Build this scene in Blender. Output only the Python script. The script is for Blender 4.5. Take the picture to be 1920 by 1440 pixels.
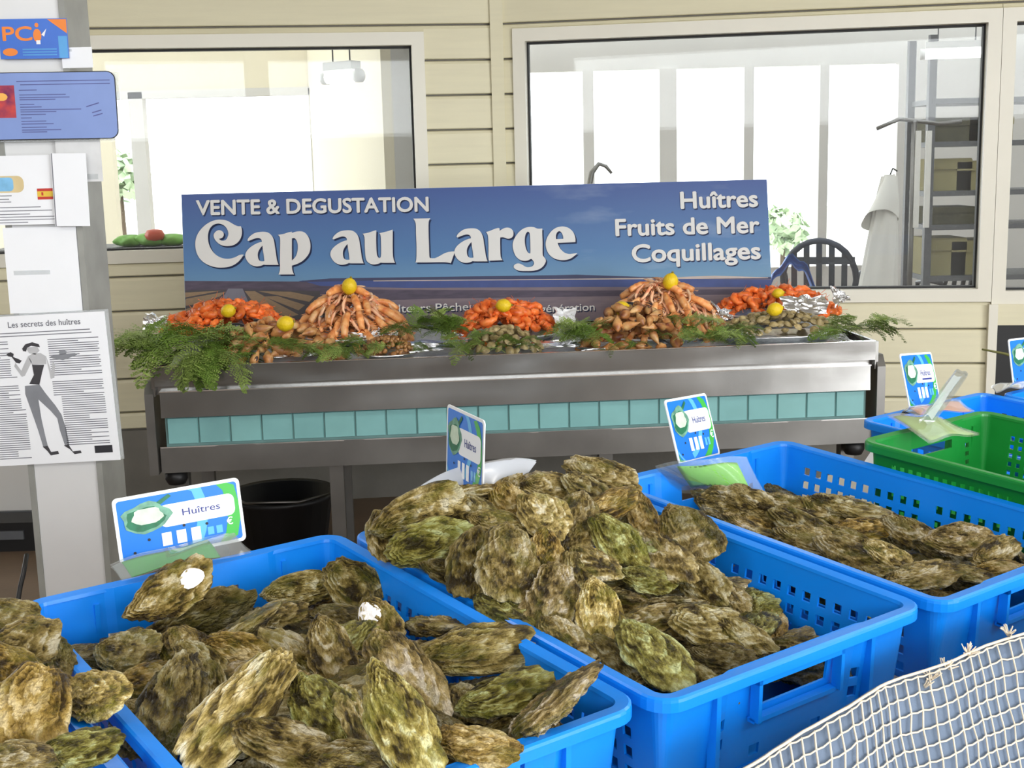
import bpy, math, random
from mathutils import Vector, Matrix, Quaternion, noise
random.seed(11)
SC = bpy.context.scene
COL = SC.collection
for o in list(bpy.data.objects): bpy.data.objects.remove(o)

# ------------------------------------------------------------------ camera
FPX, CAM_H = 2350.0, 1.5
PT, RO = math.atan(410 / FPX), math.radians(1.4)
FWD = Vector((0, math.cos(PT), -math.sin(PT)))
_u0 = Vector((1, 0, 0)).cross(FWD)
RGT = Vector((1, 0, 0)) * math.cos(RO) - _u0 * math.sin(RO)
UPV = Vector((1, 0, 0)) * math.sin(RO) + _u0 * math.cos(RO)
CAM = Vector((0, 0, CAM_H))
cd = bpy.data.cameras.new('camera'); cd.sensor_width = 36.0; cd.lens = FPX / 1920 * 36
cd.clip_start = .02; cd.clip_end = 200
cam = bpy.data.objects.new('camera', cd); COL.objects.link(cam)
m = Matrix((RGT, UPV, -FWD)).transposed().to_4x4(); m.translation = CAM
cam.matrix_world = m
SC.camera = cam

# ------------------------------------------------------------------ sky, lamps, exposure
wd = bpy.data.worlds.new('overcast_sky'); SC.world = wd; wd.use_nodes = True
bg = wd.node_tree.nodes['Background']
bg.inputs[0].default_value = (.93, .97, 1, 1); bg.inputs[1].default_value = 5.0
SC.view_settings.view_transform = 'Standard'; SC.view_settings.look = 'None'
SC.view_settings.exposure = 0.0; SC.view_settings.gamma = 1.0
SC.view_settings.use_curve_mapping = False
def area(name, loc, target, sx, sy, power, color=(1, 1, 1)):
    l = bpy.data.lights.new(name, 'AREA'); l.shape = 'RECTANGLE'; l.size = sx; l.size_y = sy
    l.energy = power; l.color = color
    o = bpy.data.objects.new(name, l); COL.objects.link(o); o.location = loc
    o.rotation_euler = (Vector(target) - Vector(loc)).to_track_quat('-Z', 'Y').to_euler()
    return o
LAMP_POS = [(-1.6, -.4), (1.9, -.4), (-1.6, 2.6), (1.9, 2.6)]
for k, (x, y) in enumerate(LAMP_POS):
    area('ceiling_lamp_light', (x, y, 2.83), (x, y, 0), 1.2, .3, 32 if y < 1 else 22, (1, .97, .92))
area('doorway_daylight', (5.0, -1.3, 1.4), (0.2, 1.8, 1.0), 3.2, 2.5, 210, (.95, .98, 1))
area('added_front_fill', (.8, -2.96, 2.28), (.3, 2.4, 1.0), 6.0, .8, 85, (.95, .98, 1))  # added lamp for more frontal light, at an invented opening in the rear wall

# ------------------------------------------------------------------ helpers
def at(px, py, y):                       # the point at depth y seen in that direction
    d = FWD + RGT * ((px - 960) / FPX) - UPV * ((py - 720) / FPX)
    return CAM + d * (y / d.y)
def hitp(px, py, p0, nrm):
    d = FWD + RGT * ((px - 960) / FPX) - UPV * ((py - 720) / FPX)
    return CAM + d * ((Vector(p0) - CAM).dot(nrm) / d.dot(nrm))
def lin(c):
    c = c / 255
    return c / 12.92 if c <= .04045 else ((c + .055) / 1.055) ** 2.4
def rgb(r, g, b): return (lin(r), lin(g), lin(b), 1)

MATS = {}
def nodes_of(name):
    mt = bpy.data.materials.new(name); mt.use_nodes = True
    nt = mt.node_tree
    return mt, nt, nt.nodes['Principled BSDF']
def pmat(name, base, rough=.5, metal=0, var=.12, scale=12, bump=0, bscale=60, stretch=None, second=None, spec=.5, coat=0):
    """procedural surface: a noise mixes the base with a second tone, another gives relief"""
    if name in MATS: return MATS[name]
    mt, nt, b = nodes_of(name); N, L = nt.nodes, nt.links
    tc = N.new('ShaderNodeTexCoord'); src = tc.outputs['Object']
    if stretch:
        mp = N.new('ShaderNodeMapping'); mp.inputs['Scale'].default_value = stretch
        L.new(src, mp.inputs[0]); src = mp.outputs[0]
    nz = N.new('ShaderNodeTexNoise'); nz.inputs['Scale'].default_value = scale; nz.inputs['Detail'].default_value = 4
    L.new(src, nz.inputs['Vector'])
    rp = N.new('ShaderNodeValToRGB')
    b2 = second or tuple(min(1, c * (1 - 2 * var)) for c in base[:3]) + (1,)
    rp.color_ramp.elements[0].position = .3; rp.color_ramp.elements[0].color = b2
    rp.color_ramp.elements[1].position = .7; rp.color_ramp.elements[1].color = base
    L.new(nz.outputs['Fac'], rp.inputs[0]); L.new(rp.outputs[0], b.inputs['Base Color'])
    b.inputs['Roughness'].default_value = rough; b.inputs['Metallic'].default_value = metal
    b.inputs['Specular IOR Level'].default_value = spec
    if coat: b.inputs['Coat Weight'].default_value = coat; b.inputs['Coat Roughness'].default_value = .1
    if bump:
        n2 = N.new('ShaderNodeTexNoise'); n2.inputs['Scale'].default_value = bscale; n2.inputs['Detail'].default_value = 5
        L.new(src, n2.inputs['Vector'])
        bp = N.new('ShaderNodeBump'); bp.inputs['Strength'].default_value = bump; bp.inputs['Distance'].default_value = .01
        L.new(n2.outputs['Fac'], bp.inputs['Height']); L.new(bp.outputs[0], b.inputs['Normal'])
    MATS[name] = mt
    return mt
def emit(name, color, s):
    if name in MATS: return MATS[name]
    mt, nt, b = nodes_of(name)
    b.inputs['Base Color'].default_value = color
    b.inputs['Emission Color'].default_value = color; b.inputs['Emission Strength'].default_value = s
    MATS[name] = mt
    return mt
def film(name, tint, alpha, rough=.1, gloss=.12):
    """thin clear sheet: mostly lets light straight through, a little gloss, a little milky body"""
    if name in MATS: return MATS[name]
    mt, nt, b = nodes_of(name); N, L = nt.nodes, nt.links
    tr = N.new('ShaderNodeBsdfTransparent'); tr.inputs[0].default_value = (.97, .985, .98, 1)
    b.inputs['Base Color'].default_value = tint; b.inputs['Roughness'].default_value = rough
    mx = N.new('ShaderNodeMixShader'); mx.inputs[0].default_value = alpha
    L.new(tr.outputs[0], mx.inputs[1]); L.new(b.outputs[0], mx.inputs[2])
    gl = N.new('ShaderNodeBsdfGlossy'); gl.inputs['Roughness'].default_value = rough * .5
    fr = N.new('ShaderNodeFresnel'); fr.inputs[0].default_value = 1.45
    ml = N.new('ShaderNodeMath'); ml.operation = 'MULTIPLY'; ml.inputs[1].default_value = gloss * 8
    ml.use_clamp = True; L.new(fr.outputs[0], ml.inputs[0])
    m2 = N.new('ShaderNodeMixShader'); L.new(ml.outputs[0], m2.inputs[0])
    L.new(mx.outputs[0], m2.inputs[1]); L.new(gl.outputs[0], m2.inputs[2])
    L.new(m2.outputs[0], N['Material Output'].inputs[0])
    MATS[name] = mt
    return mt

XF = {}
def tag(o, label=None, cat=None, group=None, kind=None):
    if label: o['label'] = label
    if cat: o['category'] = cat
    if group: o['group'] = group
    if kind: o['kind'] = kind
    return o
def thing(name, label, cat, loc=(0, 0, 0), mat4=None, group=None, kind=None):
    o = bpy.data.objects.new(name, None); COL.objects.link(o); o.empty_display_size = .05
    M4 = mat4 if mat4 is not None else Matrix.Translation(Vector(loc))
    o.matrix_world = M4; XF[o] = M4.copy()
    return tag(o, label, cat, group, kind)
def frame(X, Y, Z, P):
    M4 = Matrix((Vector(X), Vector(Y), Vector(Z))).transposed().to_4x4(); M4.translation = Vector(P)
    return M4
class MB:
    def __init__(s): s.v = []; s.f = []
    def add(s, vs, fs):
        b = len(s.v); s.v += [Vector(p) for p in vs]; s.f += [tuple(i + b for i in f) for f in fs]
        return s
    def box(s, c, size, R=None):
        c = Vector(c); h = Vector(size) / 2; vs = []
        for i in range(8):
            p = Vector(((i & 1) * 2 - 1, (i >> 1 & 1) * 2 - 1, (i >> 2 & 1) * 2 - 1)) * h
            vs.append(c + (R @ p if R else p))
        return s.add(vs, [(0, 2, 3, 1), (4, 5, 7, 6), (0, 1, 5, 4), (2, 6, 7, 3), (0, 4, 6, 2), (1, 3, 7, 5)])
    def bar(s, a, b, wx, wz=None, upv=(0, 0, 1)):
        a, b = Vector(a), Vector(b); d = (b - a); ln = d.length; d.normalize()
        sx = d.cross(Vector(upv))
        if sx.length < 1e-4: sx = d.cross(Vector((0, 1, 0)))
        sx.normalize(); sz = sx.cross(d)
        return s.box((a + b) / 2, (wx, ln, wz or wx), Matrix((sx, d, sz)).transposed())
    def tube(s, pts, r, n=8, caps=True):
        pts = [Vector(p) for p in pts]; rs = r if isinstance(r, (list, tuple)) else [r] * len(pts)
        vs = []; fs = []; ref = None
        for i, p in enumerate(pts):
            d = (pts[min(i + 1, len(pts) - 1)] - pts[max(i - 1, 0)])
            d = d.normalized() if d.length > 1e-9 else Vector((0, 0, 1))
            if ref is None:
                ref = d.cross(Vector((0, 0, 1)))
                if ref.length < .05: ref = d.cross(Vector((1, 0, 0)))
            ref = (ref - d * ref.dot(d)); ref.normalize(); bi = d.cross(ref)
            for k in range(n):
                a = 2 * math.pi * k / n
                vs.append(p + (ref * math.cos(a) + bi * math.sin(a)) * rs[i])
        for i in range(len(pts) - 1):
            for k in range(n):
                fs.append((i * n + k, i * n + (k + 1) % n, (i + 1) * n + (k + 1) % n, (i + 1) * n + k))
        if caps:
            fs.append(tuple(range(n - 1, -1, -1))); fs.append(tuple((len(pts) - 1) * n + k for k in range(n)))
        return s.add(vs, fs)
    def lathe(s, prof, n=16, c=(0, 0, 0), fr=None):
        vs = []; fs = []; c = Vector(c)
        for (r, z) in prof:
            for k in range(n):
                a = 2 * math.pi * k / n
                p = Vector((r * math.cos(a), r * math.sin(a), z)); vs.append(c + (fr @ p if fr else p))
        for i in range(len(prof) - 1):
            for k in range(n):
                fs.append((i * n + k, i * n + (k + 1) % n, (i + 1) * n + (k + 1) % n, (i + 1) * n + k))
        if prof[0][0] > 1e-5: fs.append(tuple(range(n - 1, -1, -1)))
        if prof[-1][0] > 1e-5: fs.append(tuple((len(prof) - 1) * n + k for k in range(n)))
        return s.add(vs, fs)
    def prism(s, poly, P, X, Y, th):
        """polygon (x,y) on the plane through P along X, Y; th = thickness towards X x Y"""
        P, X, Y = Vector(P), Vector(X), Vector(Y); Z = X.cross(Y).normalized(); n = len(poly)
        a = [P + X * x + Y * y + Z * th for x, y in poly]
        if th == 0: return s.add(a, [tuple(range(n))])
        b = [P + X * x + Y * y for x, y in poly]
        return s.add(a + b, [tuple(range(n)), tuple(range(2 * n - 1, n - 1, -1))] +
                     [(i, i + n, (i + 1) % n + n, (i + 1) % n) for i in range(n)])
    def grid(s, fn, nu, nv, th=0, thv=None):
        vs = [Vector(fn(i / nu, j / nv)) for j in range(nv + 1) for i in range(nu + 1)]; W = nu + 1
        fs = [(j * W + i, j * W + i + 1, (j + 1) * W + i + 1, (j + 1) * W + i) for j in range(nv) for i in range(nu)]
        if th:
            n0 = len(vs); off = Vector(thv) * th
            vs += [v + off for v in vs[:n0]]
            fs += [tuple(i + n0 for i in reversed(f)) for f in fs]
            loop = [i for i in range(W)] + [j * W + nu for j in range(1, nv + 1)] + \
                   [nv * W + i for i in range(nu - 1, -1, -1)] + [j * W for j in range(nv - 1, 0, -1)]
            for q in range(len(loop)):
                a, b = loop[q], loop[(q + 1) % len(loop)]; fs.append((b, a, a + n0, b + n0))
        return s.add(vs, fs)
    def mesh(s, name, mt, smooth=False, inv=None):
        me = bpy.data.meshes.new(name)
        me.from_pydata([tuple(inv @ v) if inv is not None else tuple(v) for v in s.v], [], s.f)
        me.materials.append(mt)
        if smooth: me.shade_smooth()
        me.update()
        return me
    def build(s, name, mt, parent=None, smooth=False, local=False, loc=None):
        """vertices are world coordinates unless local"""
        inv = None
        if parent is not None and not local: inv = XF[parent].inverted()
        elif loc is not None: inv = Matrix.Translation(-Vector(loc))
        me = s.mesh(name, mt, smooth, inv)
        o = bpy.data.objects.new(name, me); COL.objects.link(o)
        if parent is not None: o.parent = parent; XF[o] = XF[parent]
        elif loc is not None: o.location = loc; XF[o] = Matrix.Translation(Vector(loc))
        else: XF[o] = Matrix.Identity(4)
        return o
def part(name, me, parent):
    o = bpy.data.objects.new(name, me); COL.objects.link(o); o.parent = parent; XF[o] = XF[parent]
    return o
def struct(name, mb, mt, smooth=False, label=None):
    o = mb.build(name, mt, smooth=smooth); return tag(o, label, kind='structure')

FONT_CACHE = {}
def text_geo(txt, size=1.0, bold=0.0, extrude=.0, align='LEFT'):
    key = (txt, size, bold, extrude, align)
    if key not in FONT_CACHE:
        cu = bpy.data.curves.new('lettering', 'FONT'); cu.body = txt; cu.size = size; cu.offset = bold
        cu.extrude = extrude; cu.align_x = align; cu.resolution_u = 4; cu.fill_mode = 'BOTH' if extrude else 'FRONT'
        ob = bpy.data.objects.new('lettering', cu); COL.objects.link(ob)
        dg = bpy.context.evaluated_depsgraph_get()
        me = bpy.data.meshes.new_from_object(ob.evaluated_get(dg))
        g = ([v.co.copy() for v in me.vertices], [tuple(p.vertices) for p in me.polygons])
        bpy.data.objects.remove(ob); bpy.data.curves.remove(cu); bpy.data.meshes.remove(me)
        FONT_CACHE[key] = g
    return FONT_CACHE[key]
def put_text(mb, txt, P, X, Y, size, bold=0, lift=.0004, align='LEFT', width=None, extrude=0):
    vs, fs = text_geo(txt, 1.0, 0, 0, align)
    X, Y = Vector(X), Vector(Y); Z = X.cross(Y).normalized()
    xs = [v.x for v in vs]; sx = size
    if width: sx = width / (max(xs) - min(xs))
    x0 = min(xs) if align == 'LEFT' else (max(xs) if align == 'RIGHT' else 0)
    # heavier stroke: the same outline repeated a hair to each side
    for q, (dx, dy) in enumerate(((0, 0), (-1, .4), (1, -.4), (.4, 1), (-.4, -1)) if bold else ((0, 0),)):
        mb.add([Vector(P) + X * ((v.x - x0 + dx * bold) * sx) + Y * ((v.y + dy * bold) * size) + Z * (lift + q * .00004) for v in vs], fs)
def curve_fill(loops, extrude):
    """2-D outlines (holes included) to a filled mesh"""
    cu = bpy.data.curves.new('letters', 'CURVE'); cu.dimensions = '2D'; cu.fill_mode = 'BOTH'; cu.extrude = extrude
    for lp in loops:
        sp = cu.splines.new('POLY'); sp.points.add(len(lp) - 1); sp.use_cyclic_u = True
        for q, (x, y) in zip(sp.points, lp): q.co = (x, y, 0, 1)
    ob = bpy.data.objects.new('letters', cu); COL.objects.link(ob)
    me = bpy.data.meshes.new_from_object(ob.evaluated_get(bpy.context.evaluated_depsgraph_get()))
    g = ([v.co.copy() for v in me.vertices], [tuple(p.vertices) for p in me.polygons])
    bpy.data.objects.remove(ob); bpy.data.curves.remove(cu); bpy.data.meshes.remove(me)
    return g
def smooth_loop(pts, k=3, sharp=.35):
    """Catmull-Rom through the points, corners kept"""
    n = len(pts); out = []
    for i in range(n):
        p0, p1, p2, p3 = [Vector(pts[(i + q) % n]) for q in (-1, 0, 1, 2)]
        def corner(a, b, c):
            u, v = (b - a), (c - b)
            return u.length > 0 and v.length > 0 and u.normalized().dot(v.normalized()) < sharp
        m1 = Vector((0, 0)) if corner(p0, p1, p2) else (p2 - p0) * .5
        m2 = Vector((0, 0)) if corner(p1, p2, p3) else (p3 - p1) * .5
        for q in range(k):
            t = q / k; t2, t3 = t * t, t ** 3
            out.append(tuple(p1 * (2 * t3 - 3 * t2 + 1) + m1 * (t3 - 2 * t2 + t) + p2 * (-2 * t3 + 3 * t2) + m2 * (t3 - t2)))
    return out
def rounded(w, h, r, n=5, x0=0, y0=0):
    pts = []
    for cx, cy, a0 in ((w - r, h - r, 0), (r, h - r, 90), (r, r, 180), (w - r, r, 270)):
        for k in range(n + 1):
            a = math.radians(a0 + 90 * k / n); pts.append((x0 + cx + r * math.cos(a), y0 + cy + r * math.sin(a)))
    return pts

# ------------------------------------------------------------------ materials
M_cream = pmat('cream_siding', rgb(226, 219, 188), .45, var=.03, scale=3, bump=.08, bscale=40, stretch=(1, 1, 14))
M_cream2 = pmat('cream_plaster', rgb(226, 218, 194), .7, var=.03, scale=2)
M_frame = pmat('white_window_frame', rgb(232, 228, 214), .35, var=.02, scale=4)
M_gasket = pmat('black_rubber_gasket', rgb(30, 30, 32), .6, var=.1)
M_plinth = pmat('grey_render', rgb(128, 124, 116), .8, var=.1, scale=6, bump=.1)
M_floor = pmat('brown_floor', rgb(118, 98, 80), .45, var=.12, scale=5, bump=.05)
M_ceil = pmat('white_ceiling', rgb(225, 223, 216), .8, var=.02)
M_glass = film('window_glass', (1, 1, 1, 1), .03, .03, .06)
M_far = pmat('pale_grey_paint', rgb(206, 204, 200), .7, var=.03, scale=2)
M_steel = pmat('stainless_steel', (.30, .295, .285, 1), .27, 1.0, var=.12, scale=5, bump=.04, bscale=9, second=(.22, .215, .205, 1))
M_steel_dk = pmat('dull_steel', (.22, .212, .20, 1), .42, .9, var=.1, scale=6, bump=.05, bscale=12)
M_alu = pmat('white_aluminium', rgb(222, 222, 222), .4, .15, var=.04, scale=4)
M_white = pmat('white_plastic', rgb(238, 238, 236), .4, var=.02)
M_paper = pmat('white_paper', rgb(236, 237, 240), .6, var=.02, scale=8)
M_black = pmat('black_plastic', rgb(22, 22, 24), .5, var=.1)
M_grey = pmat('grey_plastic', rgb(92, 94, 98), .5, var=.08)

# ------------------------------------------------------------------ the room
AL, BR = math.radians(7), math.radians(9.5)
CX, CY = -.030, 5.70
UL, UR = Vector((-math.cos(AL), -math.sin(AL), 0)), Vector((math.cos(BR), -math.sin(BR), 0))
NL, NR = Vector((math.sin(AL), -math.cos(AL), 0)), Vector((-math.sin(BR), -math.cos(BR), 0))
CORNER = Vector((CX, CY, 0))
def wl(px, py):                        # pixel to (distance from corner, height) on the left wall
    p = hitp(px, py, CORNER, NL) - CORNER; return p.dot(UL), p.z
def wr(px, py):
    p = hitp(px, py, CORNER, NR) - CORNER; return p.dot(UR), p.z
def wall_pt(U, N, s, z, out=0): return CORNER + U * s + Vector((0, 0, z)) + N * out
def wbox(mb, U, N, s0, s1, z0, z1, o0, o1):
    """box lying on a wall: s along, z up, o out of the wall"""
    vs = [wall_pt(U, N, s, z, o) for o in (o0, o1) for z in (z0, z1) for s in (s0, s1)]
    return mb.add(vs, [(0, 2, 3, 1), (4, 5, 7, 6), (0, 1, 5, 4), (2, 6, 7, 3), (0, 4, 6, 2), (1, 3, 7, 5)])

struct('floor', MB().box((0, 4.5, -.05), (14, 17, .1)), M_floor)
struct('ceiling', MB().box((0, 1.4, 2.95), (10.4, 9.2, .1)), M_ceil)
wrm = MB().box((0, -3.05, .925), (10.4, .1, 1.85)).box((0, -3.05, 2.8), (10.4, .1, .2)).box((-3.7, -3.05, 2.28), (3.0, .1, .84)).box((4.6, -3.05, 2.28), (1.2, .1, .84))  # high open strip is invented, to let frontal light into the hall
M_hall = pmat('brownish_hall_wall', rgb(128, 120, 108), .8, var=.06, scale=3)
struct('wall_rear', wrm, M_hall)
struct('wall_left', MB().box((-5.15, 1.2, 1.45), (.1, 8.4, 2.9)), M_hall)
struct('wall_right', MB().box((5.15, 3.1, 1.45), (.1, 4.8, 2.9)).box((5.15, -1.15, 2.8), (.1, 3.7, .2)), M_hall)

# window openings (s0, s1, z0, z1), measured on the glass side of the frame
W1 = (wl(771, 85)[0], wl(771, 85)[0] + 2.9, wl(140, 473)[1], wl(771, 85)[1])
W2 = (wr(985, 78)[0], wr(1852, 40)[0], wr(1700, 542)[1], wr(985, 78)[1])
W3 = (wr(1905, 45)[0], wr(1905, 45)[0] + 1.0, wr(1910, 545)[1], W2[3])
Z_SID = wl(240, 803)[1]
FR = .055                              # visible width of the frames
PITCH = .1505; ZJ = wl(930, 43.5)[1]
joints = [ZJ - PITCH * k for k in range(0, 12) if ZJ - PITCH * k > Z_SID + .02]
zs = [Z_SID] + sorted(joints) + [ZJ + .28, 2.9]
def siding(side, U, N, length, wins, post):
    back = MB()
    # backing wall around the openings
    edges = sorted([(a, b, z0, z1) for a, b, z0, z1 in wins])
    cur = 0
    for a, b, z0, z1 in edges:
        wbox(back, U, N, cur, a - .05, 0, 2.9, -.14, -.012)
        wbox(back, U, N, a - .05, b + .05, 0, z0 - .05, -.14, -.012)
        wbox(back, U, N, a - .05, b + .05, z1 + .05, 2.9, -.14, -.012)
        cur = b + .05
    if cur < length: wbox(back, U, N, cur, length, 0, 2.9, -.14, -.012)
    w = struct('wall_' + side, back, M_plinth)
    pl = MB(); wbox(pl, U, N, 0, length, 0, Z_SID - .012, -.012, -.004); pl.build('plinth', M_plinth, w)
    for i in range(len(zs) - 1):
        z0, z1 = zs[i], zs[i + 1] - .006
        spans = [(post, length)]
        for a, b, wz0, wz1 in edges:
            a2, b2, f0, f1 = a - FR, b + FR, wz0 - FR, wz1 + FR
            if z1 <= f0 or z0 >= f1: continue
            new = []
            for p, q in spans:
                if b2 <= p or a2 >= q: new.append((p, q)); continue
                if a2 > p + .01: new.append((p, a2))
                if b2 < q - .01: new.append((b2, q))
            # board partly covered by the frame: cut to the uncovered strip on the window's width
            if z0 < f0 < z1: new.append((max(a2, post), min(b2, length), z0, f0))
            if z0 < f1 < z1: new.append((max(a2, post), min(b2, length), f1, z1))
            spans = [x if len(x) == 2 else x for x in new]
            spans2 = [x for x in spans if len(x) == 2]; extra = [x for x in spans if len(x) == 4]
            for x in extra: plank(w, U, N, x[0], x[1], x[2], x[3])
            spans = spans2
        for p, q in spans: plank(w, U, N, p, q, z0, z1)
    return w
def plank(w, U, N, s0, s1, z0, z1):
    """board with a chamfered upper edge and a lip at the joint"""
    prof = [(z0, -.01), (z0, .010), (z0 + .004, .013), (z1 - .016, .009), (z1 - .004, .004), (z1, -.01)]
    mb = MB(); n = len(prof)
    vs = [wall_pt(U, N, s, z, o) for s in (s0, s1) for z, o in prof]
    fs = [(i, i + 1, i + 1 + n, i + n) for i in range(n - 1)] + [tuple(range(n - 1, -1, -1)), tuple(range(n, 2 * n))]
    mb.add(vs, fs).build('plank', M_cream, w)
LW = siding('back_left', UL, NL, 3.6, [W1], .022)
RW = siding('back_right', UR, NR, 4.2, [W2, W3], .022)
tr = MB()
tr.bar(CORNER + Vector((0, -.012, Z_SID)), CORNER + Vector((0, -.012, 2.9)), .056, .03, (0, 1, 0))
struct('trim_1', tr, M_cream)
def window(name, U, N, W, bottom=None):
    a, b, z0, z1 = W
    w = thing(name, None, None, wall_pt(U, N, (a + b) / 2, z0 - FR), kind='structure')
    for nm, (s0, s1, q0, q1) in (('frame_rail', (a - FR, b + FR, z1, z1 + FR)), ('frame_rail', (a - FR, b + FR, z0 - FR, z0)),
                                 ('frame_stile', (a - FR, a, z0, z1)), ('frame_stile', (b, b + FR, z0, z1))):
        wbox(MB(), U, N, s0, s1, q0, q1, -.10, .022).build(nm, M_frame, w)
    g = MB(); t = .008
    for s0, s1, q0, q1 in ((a, b, z1 - t, z1), (a, b, z0, z0 + t), (a, a + t, z0, z1), (b - t, b, z0, z1)):
        wbox(g, U, N, s0, s1, q0, q1, -.075, -.035)
    g.build('gasket', M_gasket, w)
    wbox(MB(), U, N, a, b, z0, z1, -.06, -.052).build('pane', M_glass, w)
    return w
window('window_1', UL, NL, W1)
window('window_2', UR, NR, W2)
window('window_3', UR, NR, W3)
# glazed lower part under window 3 with a trim post beside it
a, b = W3[0], W3[1]
d1 = thing('door_1', None, None, wall_pt(UR, NR, a - .03, 0), kind='structure')
wbox(MB(), UR, NR, a - FR - .012, a - .03, .05, W3[2] - FR, .0, .04).build('door_stile', M_frame, d1)
wbox(MB(), UR, NR, a - .028, b + FR, .05, W3[2] - FR - .09, .012, .02).build('door_panel', M_black, d1)
wbox(MB(), UR, NR, a - .028, b + FR, W3[2] - FR - .09, W3[2] - FR, .012, .03).build('door_rail', M_cream, d1)

# ------------------------------------------------------------------ the room behind the windows
bw = MB()
XL0, XL1, ZT, ZB = at(212, 300, 10).x, at(600, 300, 10).x, at(400, 170, 10).z, at(400, 446, 10).z
bw.box((-4.0 + (XL0 + 4.0) / 2 - 1.5, 10.05, 1.4), (XL0 + 4.0 + 3.0, .1, 2.8))
bw.box(((XL0 + XL1) / 2, 10.05, (ZT + 2.8) / 2), (XL1 - XL0, .1, 2.8 - ZT))
bw.box(((XL0 + XL1) / 2, 10.05, ZB / 2), (XL1 - XL0, .1, ZB))
struct('wall_far_left', bw, M_cream2)
mu = MB(); xm = at(265, 300, 10).x; mu.box((xm, 10.0, (ZT + ZB) / 2), (.11, .1, ZT - ZB))
mu.box(((XL0 + XL1) / 2, 10.0, ZT - .02), (XL1 - XL0, .1, .06)); mu.box((XL1 - .03, 10.0, (ZT + ZB) / 2), (.06, .1, ZT - ZB))
wf = struct('window_4', mu, M_far)
pt = MB(); p0, p1 = Vector((XL1 - .02, 10, 0)), Vector((at(735, 300, 6.75).x, 6.75, 0))
pt.bar(p0 + Vector((0, 0, 1.4)), p1 + Vector((0, 0, 1.4)), .08, 2.8)
struct('wall_partition', pt, M_cream2)
struct('trim_2', MB().box((at(752, 300, 6.7).x + .05, 6.72, 1.4), (.16, .12, 2.8)), M_far)
# far right window band
YF = 12.0
X0, X1, ZT2, ZB2 = at(960, 300, YF).x, at(1681, 300, YF).x, at(1300, 128, YF).z, at(1500, 500, YF).z
bw = MB()
bw.box(((X0 + X1) / 2, YF + .05, (ZT2 + 2.8) / 2), (X1 - X0, .1, 2.8 - ZT2))
bw.box(((X0 + X1) / 2, YF + .05, ZB2 / 2), (X1 - X0, .1, ZB2))
bw.box(((X1 + 7) / 2, YF + .05, 1.4), (7 - X1, .1, 2.8)); bw.box(((X0 - 1.6) / 2, YF + .05, 1.4), (X0 + 1.6, .1, 2.8))
struct('wall_far_right', bw, M_far)
w5 = thing('window_5', None, None, ((X0 + X1) / 2, YF, ZB2), kind='structure')
for xa, xb in ((1094, 1114), (1236, 1268), (1393, 1411), (1533, 1550)):
    x0, x1 = at(xa, 300, YF).x, at(xb, 300, YF).x
    MB().box(((x0 + x1) / 2, YF, (ZT2 + ZB2) / 2), (x1 - x0, .1, ZT2 - ZB2)).build('mullion', M_far, w5)
rfm = MB()
for k in range(9): rfm.box((.5, 6.25 + k * .74, 2.85), (11, .5, .06))
struct('ceiling_back', rfm, M_ceil)  # unseen ceiling; gaps between the slats put in to brighten the back room
struct('wall_back_side', MB().box((5.3, 9, 1.4), (.1, 6.2, 2.8)), M_far)
struct('ground', MB().box((0, 27, -.1), (60, 28, .1)), pmat('pale_gravel', rgb(200, 196, 186), .9, var=.08, scale=3))
# lit tubes behind the glass
def tube_lamp(px0, px1, py, y, label):
    a, b = at(px0, py, y), at(px1, py - 4, y - .1)
    t = thing('fluorescent_lamp', label, 'lamp', (a + b) / 2)
    d = (b - a).normalized()
    MB().tube([a, b], .03, 10).build('tube', emit('lamp_tube', (1, 1, .95, 1), 5), t, True)
    MB().bar(a + Vector((0, 0, .05)), b + Vector((0, 0, .05)), .07, .04).build('housing', M_white, t)
    for e in (a.lerp(b, .2), a.lerp(b, .8)): MB().tube([e + Vector((0, 0, .06)), Vector((e.x, e.y, 2.83))], .004, 5).build('suspension', M_grey, t)
    for e, s in ((a, -1), (b, 1)): MB().tube([e, e + d * .03 * s], .033, 10).build('end_cap', M_white, t, True)
tube_lamp(1735, 1852, 102, 7.75, 'lit fluorescent tube seen through the upper right of the large window')
tube_lamp(615, 668, 146, 6.25, 'short lit tube standing in for a reflection in the left window')  # tube hung here to imitate a reflection on the pane
for k, (x, y) in enumerate(LAMP_POS):
    t = thing('ceiling_lamp', 'long white fluorescent ceiling lamp above the sales hall', 'lamp', (x, y, 2.86), group='ceiling lamps of the hall')
    MB().box((x, y, 2.88), (1.3, .36, .04)).build('housing', M_white, t)

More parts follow.
